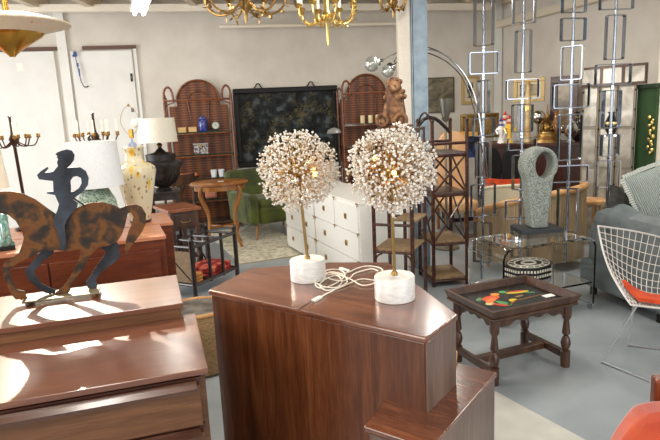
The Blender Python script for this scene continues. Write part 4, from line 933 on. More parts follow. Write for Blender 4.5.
def totem(label, px, y, segs, low):
    q = Y(px, 100, y); z0 = Y(px, low, y).z
    t = thing('hanging_totem', label, 'hanging sculpture', (q.x, y, 3.3), 0, 'hanging chrome totems')
    obj('rod', MB().cyl((0, 0, z0-3.3), (0, 0, -.001), .011, n=10), TCHROME, t, True)
    k = math.hypot(q.x, y)/FPX
    for (a, b, w, ang) in segs:
        za, zb = Y(px, a, y).z-3.3, min(Y(px, b, y).z-3.3, 3.2)
        za = min(za, -.02)
        ww = w*y/FPX
        edge = abs(ang) > 40
        o = obj('hoop', loop(MB(), ww if not edge else max(ww*1.25, .07), abs(za-zb), (za+zb)/2, .034 if not edge else .058, R(ang if not edge else -38), th=.006, rr=.012), TCHROME, t)
        obj('collar', MB().cyl((0, 0, za+.004), (0, 0, za+.02), .016, n=10), CHROME, o, True); obj('collar', MB().cyl((0, 0, zb-.02), (0, 0, zb-.004), .016, n=10), CHROME, o, True)
    return t
totem('chrome totem nearest the steel column, its rod rising left of the others', 483.5, 4.95, [(-60, 46, 15, 70), (52, 74, 29, 4), (80, 113, 9, 75), (118, 136, 22, 12), (142, 178, 12, 60), (184, 216, 26, 10), (222, 262, 14, 60)], 288)
totem('chrome totem passing just left of the pierced stone sculpture', 522.5, 4.75, [(-60, 24, 17, 62), (30, 73, 12, 70), (79, 99, 33, 5), (104, 132, 16, 60), (138, 150, 30, 8), (155, 190, 14, 65), (200, 218, 32, 6), (224, 258, 14, 65)], 286)
totem('chrome totem just right of the pierced stone sculpture, third from the column', 571, 4.55, [(-60, 13, 25, 10), (18, 41, 27, 14), (46, 80, 16, 58), (84, 108, 37, 4), (114, 160, 25, 8), (165, 182, 38, -4), (188, 232, 16, 62)], 262)
totem('chrome totem before the mirrored screen, farthest right of the four', 612, 4.5, [(-60, 10, 34, 6), (15, 60, 20, 10), (64, 85, 36, 4), (90, 128, 22, 20), (134, 156, 20, 12), (160, 188, 17, 55)], 205)

# ------------------------------------------------------------------ acrylic trolley with stone sculpture
tz = .57
FR = Z(591, 312); FL_ = Z(503, 250, tz); FRt = Z(597, 236, tz); aA = math.atan2(FRt.y-FL_.y, FRt.x-FL_.x)
FLf = Vector((FL_.x, FL_.y, 0)); La = (Vector(V2(FRt))-Vector(V2(FL_))).length; Da = .42
t = thing('acrylic_trolley', 'clear acrylic two tier trolley table with rounded ends on casters', 'table', (FLf.x, FLf.y, 0), aA)
th = .018; rr = .085; outer = [(0, .045)]+[(rr-rr*math.cos(a), tz-rr+rr*math.sin(a)) for a in [PI/2*i/6 for i in range(7)]]+[(La-rr+rr*math.sin(a), tz-rr+rr*math.cos(a)) for a in [PI/2*i/6 for i in range(7)]]+[(La, .045)]
inner = [(La-th, .045)]+[(La-rr+(rr-th)*math.cos(a), tz-rr+(rr-th)*math.sin(a)) for a in [PI/2*i/6 for i in range(7)]]+[(rr-(rr-th)*math.sin(a), tz-rr+(rr-th)*math.cos(a)) for a in [PI/2*i/6 for i in range(7)]]+[(th, .045)]
obj('frame', MB().xz(outer+inner, 0, Da), ACRYL, t, bev=.002)
lz = .215
obj('shelf', MB().box((La/2, Da/2, lz), (La-2*th-.002, Da-.02, .014)), ACRYL, t, bev=.002)
for x in (.01, La-.01):
    for y in (.03, Da-.03):
        c = obj('caster', MB().cyl((x-.008, y, .02), (x+.008, y, .02), .02, n=14), CHROME, t, True); obj('stem', MB().cyl((x, y, .02), (x, y, .05), .007), CHROME, c, True)
# slate plinth and pierced stone
sp_ = Z(514, 234.5, tz); sp2 = Z(560, 234, tz); sw = (sp2-sp_).length
pc_ = (sp_+sp2)/2; nA = Vector((-math.sin(aA), math.cos(aA), 0))
t = thing('stone_sculpture', 'speckled grey stone sculpture pierced by a round hole on black slab', 'sculpture', (Y(536.5, 225, pc_.y+.12).x, pc_.y+.12, tz+.0005), R(4))
obj('slab', MB().box((0, 0, .016), (sw, .22, .032)), mat('slate', (44, 48, 52), .5), t, bev=.002)
sh = Y(537, 148, pc_.y+.12).z-tz; kx = (pc_.y+.12)/FPX
ST = noisy('granite', [(.36, (84, 90, 84)), (.5, (136, 142, 134)), (.62, (170, 176, 168))], 130, .7, bump=.3)
zr = sh-.13; ro_, ri = .136, .084
hc = (.026, zr+.0)
prof = []
for i in range(41):
    a = -PI*.30+(2*PI-PI*.40)*i/40; prof.append((ro_*math.cos(a)*.98, zr+ro_*math.sin(a)))
prof = [p for p in prof]
outl = [(.068, .032), (.068, .10), (.076, .18), (.100, zr-.085)]+[(ro_*math.cos(a)*1.0, zr+ro_*1.04*math.sin(a)) for a in [R(-25)+R(230)*i/30 for i in range(31)]]+[(-.106, zr-.10), (-.082, .18), (-.07, .10), (-.068, .032)]
hol = [(hc[0]+ri*.82*math.cos(-a), hc[1]+ri*1.2*math.sin(-a)) for a in [2*PI*i/24 for i in range(24)]]
o = obj('stone', MB().xz(outl, -.072, .072, [hol]), ST, t, False); rm = o.modifiers.new('remesh', 'REMESH'); rm.mode = 'VOXEL'; rm.voxel_size = .0065; rm.use_smooth_shade = True; sm = o.modifiers.new('smooth', 'SMOOTH'); sm.iterations = 45; sm.factor = .6
for p in o.data.polygons: p.use_smooth = True
# inlaid drum box on the lower tier
db = Z(537, 279, lz+.007); dC = Vector((db.x, db.y, 0))+nA*.10
t = thing('inlaid_drum_box', 'black octagonal box with white inlay on lower tier of acrylic trolley', 'box', (dC.x, dC.y, lz+.0075), aA+R(8))
oc = [(.205*math.cos(PI/8+PI/4*k), .165*math.sin(PI/8+PI/4*k)) for k in range(8)]
obj('body', MB().prism(oc, 0, .105), BLACKM, t, bev=.012)
INL = mat('bone_inlay', (226, 220, 204), .4)
m = MB()
for k in range(8):
    a, b = Vector(oc[k]), Vector(oc[(k+1) % 8])
    for i in range(6):
        for j in (0, 1):
            p = a.lerp(b, (i+.5)/6); d = (b-a).normalized(); nx = Vector((d.y, -d.x)); p = p+nx*.0005
            m.box((p.x, p.y, .035+.04*j), ((b-a).length/6*.6, .004, .02), math.atan2(d.y, d.x))
obj('side_inlay', m, INL, t)
m = MB()
for r_, w_i in ((.9, .008), (.62, .012), (.3, .02)):
    m.tube([(.19*r_*math.cos(a), .152*r_*math.sin(a), .1055) for a in [2*PI*i/32 for i in range(32)]], w_i/2, 4, closed=True, flat=1)
for k in range(16): a = 2*PI*k/16; m.box((.145*math.cos(a), .116*math.sin(a), .106), (.03, .012, .002), a)
obj('top_inlay', m, INL, t)

# ------------------------------------------------------------------ carved tray table with parrot painting
tt = .455
F_ = Z(492.6, 313, tt); R_ = Z(582, 294.6, tt); L_ = Z(445.5, 289, tt); ta = math.atan2(R_.y-F_.y, R_.x-F_.x); tw = (R_-F_).length; td = (L_-F_).length
t = thing('tray_table', 'carved dark wood tray table with painted parrots on black top', 'table', (F_.x, F_.y, 0), ta)
m = MB(); o_, i_ = 0, .045
def ringq(a, b, z0, z1):
    P = lambda k, z: [(k, k, z), (tw-k, k, z), (tw-k, td-k, z), (k, td-k, z)]
    return P(a, z0)+P(b, z1)
vs = ringq(0, .02, tt, tt)+ringq(.018, .036, tt-.05, tt-.04)
fs = []
for q, r in ((0, 4), (8, 0), (4, 12)):
    for i in range(4): j = (i+1) % 4; fs.append((q+i, q+j, r+j, r+i))
fs.append((8, 9, 10, 11)[::-1])
m.add(vs, fs); m.box((tw/2, td/2, tt-.0445), (tw-.06, td-.06, .012)); obj('tray', m, W_DARK, t); obj('moulding', MB().box((tw/2, td/2, tt-.055), (tw-.02, td-.02, .012)), W_DARK, t, bev=.004)
PNT = mat('black_lacquer', (18, 17, 18), .25, coat=.4)
pan = obj('painted_panel', MB().box((tw/2, td/2, tt-.0365), (tw-.10, td-.09, .005)), PNT, t)
zp = tt-.0335
def blob(name, pts, col, dz=0):
    c = [(.07+(tw-.14)*x, .06+(td-.12)*y) for x, y in pts]; n = len(c)
    obj(name, MB().prism([tuple(p) for p in [Vector((a, b)) for a, b in c]], zp+dz, zp+.0008+dz), mat(name+'_paint'+str(col), col, .35), pan)
def ell(cx, cy, rx, ry, a=0, n=14): return [(cx+rx*math.cos(t_)*math.cos(a)-ry*math.sin(t_)*math.sin(a), cy+rx*math.cos(t_)*math.sin(a)+ry*math.sin(t_)*math.cos(a)) for t_ in [2*PI*i/n for i in range(n)]]
blob('parrot_body', ell(.27, .62, .14, .10, .4), (214, 84, 40)); blob('parrot_head', ell(.40, .74, .06, .07), (226, 150, 60), .0004)
blob('parrot_wing', ell(.22, .52, .13, .06, .7), (228, 126, 66), .0008); blob('parrot_tail', ell(.29, .32, .05, .15, .2), (70, 150, 92)); blob('parrot_tail', ell(.22, .28, .04, .13, .5), (196, 62, 40), .0004)
blob('flower', ell(.46, .36, .06, .07), (226, 190, 50)); blob('flower', ell(.14, .40, .06, .06), (220, 206, 150)); blob('leaf', ell(.12, .66, .08, .04, .9), (86, 130, 80))
blob('macaw_body', ell(.70, .66, .16, .055, -.25), (214, 196, 66)); blob('macaw_head', ell(.54, .78, .05, .06), (86, 160, 90), .0004); blob('macaw_wing', ell(.70, .70, .12, .03, -.25), (206, 66, 40), .0008); blob('macaw_tail', ell(.83, .54, .06, .03, -.4), (70, 140, 90))
blob('branch', [(.3, .2), (.5, .30), (.9, .35), (.9, .38), (.5, .35), (.3, .25)], (120, 84, 50)); blob('leaf', ell(.62, .48, .07, .03, .2), (150, 110, 70))
# scalloped aprons
def scal(L, m, ax, off):
    n = 36; pts = [(0.0, tt-.05), (L, tt-.05)]
    for i in range(n+1):
        u = 1-i/n; e = abs(2*u-1); z = tt-.10-.05*e**3-.012*math.cos(u*PI*10)*(.5+.5*e); pts.append((u*L, z))
    tmp = MB().xz(pts, 0, .016)
    for v in tmp.v: m.v.append((off[0]+(v[0] if ax == 0 else v[1]), off[1]+(v[1] if ax == 0 else v[0]), v[2]))
    k = len(m.v)-len(tmp.v); m.f += [tuple(i+k for i in f) for f in tmp.f]; return m
for ax, off, L in ((0, (.05, .055), tw-.1), (0, (.05, td-.07), tw-.1), (1, (.055, .05), td-.1), (1, (tw-.07, .05), td-.1)): obj('apron', scal(L, MB(), ax, off), W_DARK, t)
lp = [(.026, 0), (.028, .05), (.028, .1), (.014, .105), (.024, .12), (.03, .15), (.022, .18), (.012, .195), (.024, .21), (.02, .25), (.016, .29), (.026, .31), (.028, .32), (.028, tt-.052), (0, tt-.052)]
for x in (.06, tw-.05):
    for y in (.06, td-.06): obj('leg', MB().lathe(lp, (x, y, 0), 14), W_DARK, t, True)
for x in (.06, tw-.05): obj('stretcher', MB().box((x, td/2, .075), (.03, td-.17, .045)), W_DARK, t, bev=.004)
obj('stretcher', MB().box((tw/2, td/2, .075), (tw-.14, .05, .04)), W_DARK, t, bev=.004)
tgp = Z(561, 296, tt-.03); o = obj('price_tag', MB().box((0, 0, .002), (.07, .04, .004)), mat('paper', (244, 240, 230), .8)); o.rotation_euler = (0, 0, ta)
uT = Vector((math.cos(ta), math.sin(ta), 0)); vT = Vector((-uT.y, uT.x, 0)); o.location = F_*1.0+uT*(tw*.82)+vT*(td*.30); o.location.z = zp+.002
tag(o, 'white price tag lying in right corner of the parrot tray', 'tag')

# ------------------------------------------------------------------ wire diamond chair
WIRE = mat('white_wire', (226, 222, 216), .3, .3)
ca_ = [Y(598, 226, 3.45), Y(631, 305, 3.05), Y(712, 314, 2.75), Y(730, 262, 3.75)]   # left tip, front, right tip, back
cc_ = sum(ca_, Vector())/4
def shell(u, v):
    a, b, c, d = ca_; p = a*(1-u)*(1-v)+b*(1-u)*v+c*u*v+d*u*(1-v)
    bow = math.sin(PI*u)*math.sin(PI*v); e1 = math.sin(PI*u)*(1-v); 
    return p+Vector((0, .10*bow, -.17*bow))+Vector((0, .06*e1, .035*e1))+Vector((-.03, 0, -.02))*math.sin(PI*v)*(1-u)
gb = Vector((cc_.x, cc_.y, 0))
t = thing('wire_chair', 'white wire lattice lounge chair with diamond grid shell on rod legs', 'chair', gb, 0)
m = MB(); NU = 20
for i in range(1, NU): m.tube([shell(i/NU, j/16)-gb for j in range(17)], .0026, 5)
for j in range(1, 14): m.tube([shell(i/16, j/14)-gb for i in range(17)], .0026, 5)
obj('lattice', m, WIRE, t, True)
rim = [shell(i/16, 0) for i in range(16)]+[shell(1, j/12) for j in range(12)]+[shell(1-i/16, 1) for i in range(16)]+[shell(0, 1-j/12) for j in range(12)]
obj('rim', MB().tube([p-gb for p in rim], .006, 8, closed=True), WIRE, t, True)
g1 = [Z(602, 363), Z(656, 385), Z(628, 346), Z(700, 352)]
at_ = shell(.12, .96); at2 = shell(.75, .9); bt = shell(.2, .8); bt2 = shell(.8, .6)
def up(p): return Vector((p.x, p.y, p.z))
q0, q1 = Z(602, 363), Z(700, 403); LEGM = mat('leg_chrome', (222, 224, 226), .3, .8)
obj('leg', MB().tube([at_-gb, q0-gb+Vector((0, 0, .007)), q1-gb+Vector((0, 0, .007)), at2-gb], .008, 8), LEGM, t, True)
q0, q1 = Z(628, 346), Z(715, 357); obj('leg', MB().tube([bt-gb, q0-gb+Vector((0, 0, .007)), q1-gb+Vector((0, 0, .007)), bt2-gb], .008, 8), LEGM, t, True)
obj('brace', MB().tube([at_-gb, bt-gb], .006, 6), STEEL, t, True)
ORG = noisy('orange_cloth', [(.35, (190, 58, 18)), (.65, (218, 82, 32))], 12, .85)
cu = obj('seat_pad', MB().grid(lambda u, v: shell(.12+u*.8, .62+v*.36)-gb+Vector((0, 0, .022+.012*math.sin(PI*u)*math.sin(PI*v))), 14, 8, .02), ORG, None, True)
cu.location = gb; cu.name = 'seat_cushion'; tag(cu, 'orange seat cushion lying in the white wire chair', 'cushion')

# ------------------------------------------------------------------ grey sofa with pillows
GREY = noisy('grey_upholstery', [(.35, (84, 92, 94)), (.65, (116, 124, 124))], 5, .85, bump=.1)
s0_ = Z(592, 292); s1_ = Z(662, 322); sa_ = math.atan2(s1_.y-s0_.y, s1_.x-s0_.x); t = thing('grey_sofa', 'grey upholstered sofa with rounded arm behind the wire chair', 'sofa', (s0_.x-.10, s0_.y+.02, 0), sa_)
zf = lambda px, py: PL(px, py, s0_, sa_)
hS = zf(596, 204)[1]
obj('base', MB().box((.42, .8, .19), (.84, 1.6, .22)), GREY, t, bev=.03)
obj('arm', MB().box((.48, .12, .45), (.80, .24, .54)), GREY, t, bev=.09)
obj('backrest', MB().box((.13, .82, .42), (.26, 1.56, hS-.34)), GREY, t, bev=.09)
Ms = Matrix.Rotation(-sa_, 3, 'Z'); so_ = Vector((s0_.x-.10, s0_.y+.02, 0))
ca1, cb1 = Ms @ (Y(606, 212, 4.22)-so_), Ms @ (Y(668, 262, 3.92)-so_)
nn_ = 12; pts_ = [ca1.lerp(cb1, k/nn_)+Vector((0, 0, .03*math.sin(PI*k/nn_))) for k in range(nn_+1)]
rad_ = [.125*math.sqrt(max(1-abs(2*k/nn_-1)**6, .0))+.008 for k in range(nn_+1)]
obj('bolster', MB().tube(pts_, .12, 18, rad=rad_), GREY, t, True, sub=1)
obj('seat_cushion', MB().box((.56, .86, .36), (.54, 1.2, .16)), GREY, t, bev=.05)
for x in (.08, .76):
    for y in (.08, 1.5): obj('foot', MB().cyl((x, y, 0), (x, y, .085), .025), BLACKM, t, True)
def pillow(name, label, c, w, h, d, rot, mt, fr=None):
    t = thing(name, label, 'pillow', c, 0); t.rotation_euler = rot
    def f(s): return lambda u, v: ((u-.5)*w*(1-.06*math.sin(PI*v)), s*d/2*(math.sin(PI*u)*math.sin(PI*v))**.45, (v-.5)*h*(1-.06*math.sin(PI*u)))
    m = MB().grid(f(1), 16, 16).grid(f(-1), 16, 16); obj('cover', m, mt, t, True)
    if fr:
        m = MB(); r = random.Random(4); N = 26
        for sd in range(4):
            for i in range(N):
                k = (i+.5)/N-.5; L = .018+.008*r.random()
                a = {0: (k*w, h/2), 1: (k*w, -h/2), 2: (w/2, k*h), 3: (-w/2, k*h)}[sd]; b = {0: (0, L), 1: (0, -L), 2: (L, 0), 3: (-L, 0)}[sd]
                m.box((a[0]*.985+b[0]/2, 0, a[1]*.985+b[1]/2), (max(abs(b[0])+.01, w/N*.8), .012, max(abs(b[1])+.01, h/N*.8)))
        obj('fringe', m, fr, t)
    return t
KN = bpy.data.materials.new('cable_knit'); KN.use_nodes = True; nt = KN.node_tree; b = nt.nodes['Principled BSDF']
tc = nt.nodes.new('ShaderNodeTexCoord'); wv_ = nt.nodes.new('ShaderNodeTexWave'); wv_.inputs['Scale'].default_value = 26; wv_.inputs['Distortion'].default_value = 3; nt.links.new(tc.outputs['Object'], wv_.inputs['Vector'])
r = ramp(nt, [(.2, (138, 150, 146)), (.7, (184, 192, 186))]); nt.links.new(wv_.outputs[1], r.inputs[0]); nt.links.new(r.outputs[0], b.inputs['Base Color']); bp = nt.nodes.new('ShaderNodeBump'); bp.inputs['Strength'].default_value = .8; bp.inputs['Distance'].default_value = .01; nt.links.new(wv_.outputs[1], bp.inputs['Height']); nt.links.new(bp.outputs[0], b.inputs['Normal']); pset(b, 'Roughness', .95)
pc2 = Y(669, 194, 4.22)
pillow('fringed_pillow', 'large pale green knitted pillow with fringed edge on the grey sofa', pc2, .50, .48, .15, (R(-14), R(-22), R(-8)), KN, mat('fringe_pale', (196, 200, 192), .9))
pc3 = Y(624, 203, 4.42)
pillow('dark_pillow', 'small charcoal pillow tucked behind the fringed pillow', pc3, .26, .26, .1, (R(-12), R(10), R(0)), noisy('charcoal', [(.4, (44, 44, 42)), (.7, (70, 68, 64))], 20, .9))

# ------------------------------------------------------------------ orange velvet chair cut by the lower right corner
oc_ = Z(648, 404, .62); t = thing('orange_chair', 'orange velvet chair with wooden arm cut off at lower right corner', 'chair', (oc_.x+.115, oc_.y-.12, 0), R(-14))
OV = noisy('orange_velvet', [(.35, (166, 52, 14)), (.65, (200, 76, 26))], 6, .6); pset(OV.node_tree.nodes['Principled BSDF'], 'Sheen Weight', .5)
obj('backrest', MB().grid(lambda u, v: ((u-.5)*.56*(1-.34*v*v), -.0+.05*math.sin(PI*u)*0, .34+.30*v-.03*(2*u-1)**4), 12, 8, .10), OV, t, True, bev=.03)
obj('seat', MB().box((.0, -.3, .38), (.5, .5, .12)), OV, t, bev=.04)
ARM = wood('chair_arm', (96, 40, 20), (126, 60, 34), (150, 80, 50), (12, 12, 2), .35, .3)
for s in (-1, 1):
    pass
tpz = Y(660, 377, oc_.y+.06); lc = Matrix.Rotation(R(14), 3, 'Z') @ (tpz-Vector((oc_.x+.115, oc_.y-.12, 0)))
obj('arm_post', MB().bar((lc.x+.005, lc.y, 0), (lc.x, lc.y, lc.z), .05, .04), ARM, t, bev=.008)
obj('arm_post', MB().bar((-.2, .1, 0), (-.2, .1, .36), .04, .04), ARM, t, bev=.008)
for x in (-.2, .22): obj('leg', MB().cyl((x, -.5, 0), (x, -.5, .33), .018, .024), ARM, t, True)
# ------------------------------------------------------------------ back right: seats, bar and its goods
def barrel(label, c, rx, ryy, z0, rim, a0, a1, mt, rimm, name='barrel_chair', ribs=0):
    t = thing(name, label, 'chair', c, 0)
    f = lambda u, v: ((rx*math.cos(a0+(a1-a0)*u)), ryy*math.sin(a0+(a1-a0)*u), z0+(rim(u)-z0)*v)
    if ribs:
        m = MB()
        for i in range(ribs+1):
            u = i/ribs; m.cyl(f(u, 0), f(u, 1), (rx*abs(a1-a0)/ribs)*.52, n=6)
        obj('cane_back', m, mt, t, True)
    else: obj('shell', MB().grid(f, 24, 6, .03), mt, t, True)
    obj('rim', MB().tube([f(i/24, 1) for i in range(25)], .032 if ribs else .018, 10), rimm, t, True)
    obj('seat', MB().lathe([(1, 0), (1.0, .10), (.9, .12), (0, .12)], (0, 0, .32), 28, rx*.86, ryy*.86), mat('seat_cream', (206, 190, 160), .8), t, True)
    for a in (a0, a1, (a0+a1)/2, a0+(a1-a0)*1.5):
        obj('leg', MB().cyl((rx*.8*math.cos(a), ryy*.8*math.sin(a), 0), (rx*.8*math.cos(a), ryy*.8*math.sin(a), .33), .02, .024), rimm, t, True)
    return t
CANE = noisy('cane_ribs', [(.3, (140, 118, 90)), (.7, (190, 166, 132))], 10, .6, mscale=(1, 1, .2))
by = 5.35; q0 = Y(479, 212, by); q1 = Y(583, 183, by); rx = (q1.x-q0.x)/2; cxx = (q0.x+q1.x)/2
zl, zr_ = q0.z, q1.z
barrel('tan cane barrel chair with rounded rim behind the acrylic trolley', (cxx, by, 0), rx, .36, .1, lambda u: zl+(zr_-zl)*u+.07*math.sin(PI*u), PI, 2*PI, CANE, W_TAN, ribs=64)
# cream shell chair with orange seat back
oy = 6.05; q0 = Y(486, 190, oy); q1 = Y(522, 190, oy); rx = (q1.x-q0.x)/2+.05; c = Vector(((q0.x+q1.x)/2+.03, oy, 0))
zc_ = Y(500, 186, oy-.25).z; zo = Y(500, 177.5, oy).z
t = barrel('cream shell chair with orange inner back behind the cane chair', c, rx, .27, .42, lambda u: zc_-.06*(2*u-1)**2, PI, 2*PI, mat('cream_shell', (216, 206, 180), .4), mat('cream_shell', (216, 206, 180), .4), 'shell_chair')
obj('orange_back', MB().grid(lambda u, v: (rx*.9*math.cos(PI+PI*u*1.0), .25*math.sin(PI+PI*u)+.03, .45+(zo-.45)*v), 20, 5, .03), ORG, t, True)
for i, (px, lb) in enumerate(((494.5, 'black leather chair back, left of the two behind the orange shell chair'), (513, 'black leather chair back, right of the two behind the orange shell chair'))):
    yy = 6.55; q = Y(px, 178, yy); zt = Y(px, 148, yy).z
    t = thing('black_chair', lb, 'chair', (q.x, yy+.1, 0), R(8-16*i), 'black leather chairs')
    LE = mat('black_leather', (14, 13, 14), .5, spec=.3)
    hb2 = zt-.5; obj('backrest', MB().xz([(.105*math.cos(a)*(1+.1*math.sin(a)), .5+hb2*.52+hb2*.48*math.sin(a)) for a in [2*PI*k_/28 for k_ in range(28)]], -.035, .035), LE, t, True, bev=.02)
    obj('seat', MB().box((0, .1, .47), (.17, .22, .07)), LE, t, bev=.02)
    for x in (-.07, .07):
        for y in (.02, .19): obj('leg', MB().cyl((x, y, 0), (x, y, .44), .012), CHROME, t, True)
# round topped tan table
q = Y(586, 199, 5.5); t = thing('round_stand', 'small tan round topped stand between cane chair and grey sofa', 'side table', (q.x+.04, 5.5, 0), 0)
obj('top', MB().lathe([(.14, 0), (.155, .01), (.155, .03), (.14, .04), (0, .04)], (0, 0, q.z-.04), 28), W_TAN, t, True)
for k in range(4): a = PI/4+PI/2*k; obj('leg', MB().cyl((.12*math.cos(a), .12*math.sin(a), 0), (.1*math.cos(a), .1*math.sin(a), q.z-.03), .014), W_TAN, t, True)
# bar counter
bl_ = Y(499, 139, 7.2); br_ = Y(596, 147, 6.6); bz = (bl_.z+br_.z)/2; bA = math.atan2(br_.y-bl_.y, br_.x-bl_.x); bL = math.hypot(br_.x-bl_.x, br_.y-bl_.y)
t = thing('bar_counter', 'dark mahogany bar counter crowded with silver and brass pieces', 'counter', (bl_.x, bl_.y, 0), bA)
obj('top', MB().box((bL/2-.1, .25, bz-.02), (bL+.25, .56, .04)), W_BAR, t, bev=.006); obj('body', MB().box((bL/2-.1, .27, (bz-.04)/2), (bL+.15, .46, bz-.042)), W_BAR, t)
for i in range(4): obj('panel', MB().box((bL*(i+.5)/4-.05, .035, bz*.5), (bL/4-.08, .012, bz*.7)), W_BAR, t, bev=.004)
def onbar(px, dv=.2):
    u = Vector((math.cos(bA), math.sin(bA))); v = Vector((-u.y, u.x)); p0 = (bl_.x+v.x*dv, bl_.y+v.y*dv, 0); s = PL(px, 130, p0, bA)[0]
    return Vector((p0[0]+u.x*s, p0[1]+u.y*s, bz+.0005)), (lambda py: PL(px, py, (p0[0], p0[1], bz), bA)[1])
SILV = mat('silver', (200, 198, 192), .18, 1)
p, H = onbar(538, .3); t = thing('silver_ball', 'mirrored silver gazing ball on small stand on the bar', 'ball', p, 0); hb_ = H(117)
obj('ball', MB().ball((0, 0, hb_), .085, 20, 12), SILV, t, True); obj('stand', MB().lathe([(.06, 0), (.05, .02), (.015, .05), (.015, hb_-.1), (.04, hb_-.07)], n=16), SILV, t, True)
p, H = onbar(547, .12); t = thing('brass_pagoda', 'stepped brass temple figure with seated buddha on the bar', 'figure', p, bA); hh_ = H(104)
obj('base', MB().lathe([(.17, 0), (.17, .03), (.15, .04), (.155, .07), (.12, .08), (.12, .1), (.09, .11), (.09, .13)], n=16, sy=.6), OLDBRASS, t, True)
obj('buddha', MB().lathe([(.085, .13), (.09, .15), (.055, .18), (.05, .22), (.06, .25), (.025, .275), (.034, .3), (.03, .325), (.012, .345), (.004, max(hh_, .36))], n=16, sy=.75).ball((-.05, -.02, .16), .03).ball((.05, -.02, .16), .03).tube([(-.055, 0, .25), (-.075, -.02, .2), (-.03, -.06, .17)], .014).tube([(.055, 0, .25), (.075, -.02, .2), (.03, -.06, .17)], .014), mat('dark_brass', (128, 98, 54), .35, 1), t, True)
p, H = onbar(527.5, .25); t = thing('gilt_column_lamp', 'tall gilt and marble column lamp base standing on the bar', 'lamp', p, bA); hh_ = H(80)
obj('column', MB().lathe([(.05, 0), (.05, .03), (.035, .05), (.032, hh_*.5), (.045, hh_*.52), (.045, hh_*.56), (.03, hh_*.6), (.04, hh_*.75), (.02, hh_*.85), (.03, hh_*.95), (0, hh_)], n=16), noisy('gilt_marble', [(.4, (180, 140, 80)), (.7, (226, 206, 160))], 9, .35), t, True); obj('band', MB().lathe([(.05, hh_*.5), (.052, hh_*.54), (.05, hh_*.58)], n=16), GOLD, t, True)
p, H = onbar(520.5, .36); t = thing('mirror_obelisk', 'narrow dark mirrored box standing left of the gilt column', 'box', p, bA+.3); hh_ = H(105)
obj('body', MB().box((0, 0, hh_/2), (.09, .09, hh_)), MIRROR, t, bev=.004); obj('cap', MB().box((0, 0, hh_+.006), (.1, .1, .012)), BLACKM, t)
cols = [((232, 230, 226), (40, 60, 160), 'white and blue'), ((230, 180, 40), (200, 50, 40), 'yellow and red'), ((236, 232, 224), (196, 50, 44), 'white and red')]
for i, (px, c1, c2, nm) in enumerate(((501, *cols[0]), (509.5, *cols[1]), (505, *cols[2]))):
    p, H = onbar(px, (.1, .12, .3)[i]); hh_ = H((118, 115, 111)[i])
    t = thing('glass_clown', nm+' art glass figurine at the left end of the bar', 'figurine', p, 0, None)
    m1 = mat('glass_a'+str(i), c1, .15, coat=.6); m2_ = mat('glass_b'+str(i), c2, .15, coat=.6)
    obj('body', MB().lathe([(.05, 0), (.045, .01), (.02, hh_*.3), (.045, hh_*.5), (.035, hh_*.68), (.012, hh_*.74)], n=14).tube([(-.03, 0, hh_*.62), (-.07, -.01, hh_*.5), (-.05, -.03, hh_*.35)], .012).tube([(.03, 0, hh_*.62), (.07, -.01, hh_*.52), (.06, -.03, hh_*.38)], .012), m1, t, True)
    obj('head', MB().ball((0, 0, hh_*.82), hh_*.09), mat('glass_face', (236, 214, 190), .2, coat=.5), t, True); obj('hat', MB().lathe([(.04, hh_*.87), (.02, hh_*.9), (.004, hh_)], n=12), m2_, t, True)
    obj('ruff', MB().lathe([(.045, hh_*.70), (.05, hh_*.73), (.03, hh_*.76)], n=12), m2_, t, True)
p, H = onbar(571, .10); t = thing('silver_urn', 'white and silver lidded urn on the bar, left of the horse figure', 'urn', p, 0); hh_ = H(119)
obj('body', MB().lathe([(.05, 0), (.05, .01), (.015, .04), (.07, .09), (.085, hh_*.6), (.05, hh_*.8), (.055, hh_*.84), (.02, hh_*.92), (.012, hh_)], n=20), SILV, t, True)
for s in (-1, 1): obj('handle', MB().tube(arc((s*.085, 0, hh_*.6), .03, -PI/2, PI/2, 10) if s > 0 else [(2*-.085-x, y, z) for x, y, z in [(-.17-(q_[0]), q_[1], q_[2]) for q_ in []]] or arc((s*.085, 0, hh_*.6), .03, PI/2, 3*PI/2, 10), .006, 6), SILV, t, True)
p, H = onbar(590, .2); t = thing('horse_figure', 'pale ceramic rearing horse figure at the right end of the bar', 'figurine', p, bA); hh_ = H(116)
m = MB(); s_ = hh_/.34
def S(*a): return tuple(x*s_ for x in a)
m.tube(smoothpts([S(.07, 0, .10), S(.03, 0, .14), S(-.03, 0, .2), S(-.06, 0, .27), S(-.07, 0, .31)]), .04*s_, 10, rad=[(.042-.001*i)*s_ for i in range(25)])
m.tube([S(-.065, 0, .31), S(-.10, 0, .30), S(-.135, 0, .27)], .02*s_, 8, rad=[.024*s_, .02*s_, .014*s_])
for y in (-.02, .02):
    m.tube([S(.07, y, .1), S(.05, y*1.3, .05), S(.075, y*1.4, 0.01)], .013*s_, 8); m.tube([S(-.04, y, .19), S(-.10, y*1.3, .2), S(-.11, y*1.4, .15)], .01*s_, 8); m.cyl(S(-.07, y*.6, .32), S(-.072, y*.8, .35), .008*s_, .002)
m.tube(smoothpts([S(.09, 0, .12), S(.125, 0, .09), S(.12, 0, .03)]), .012*s_, 8)
obj('horse', m, mat('cream_glaze', (216, 202, 176), .3, coat=.5), t, True); obj('plinth', MB().box(S(0, 0, .006), S(.2, .09, .012)), W_BAR, t)
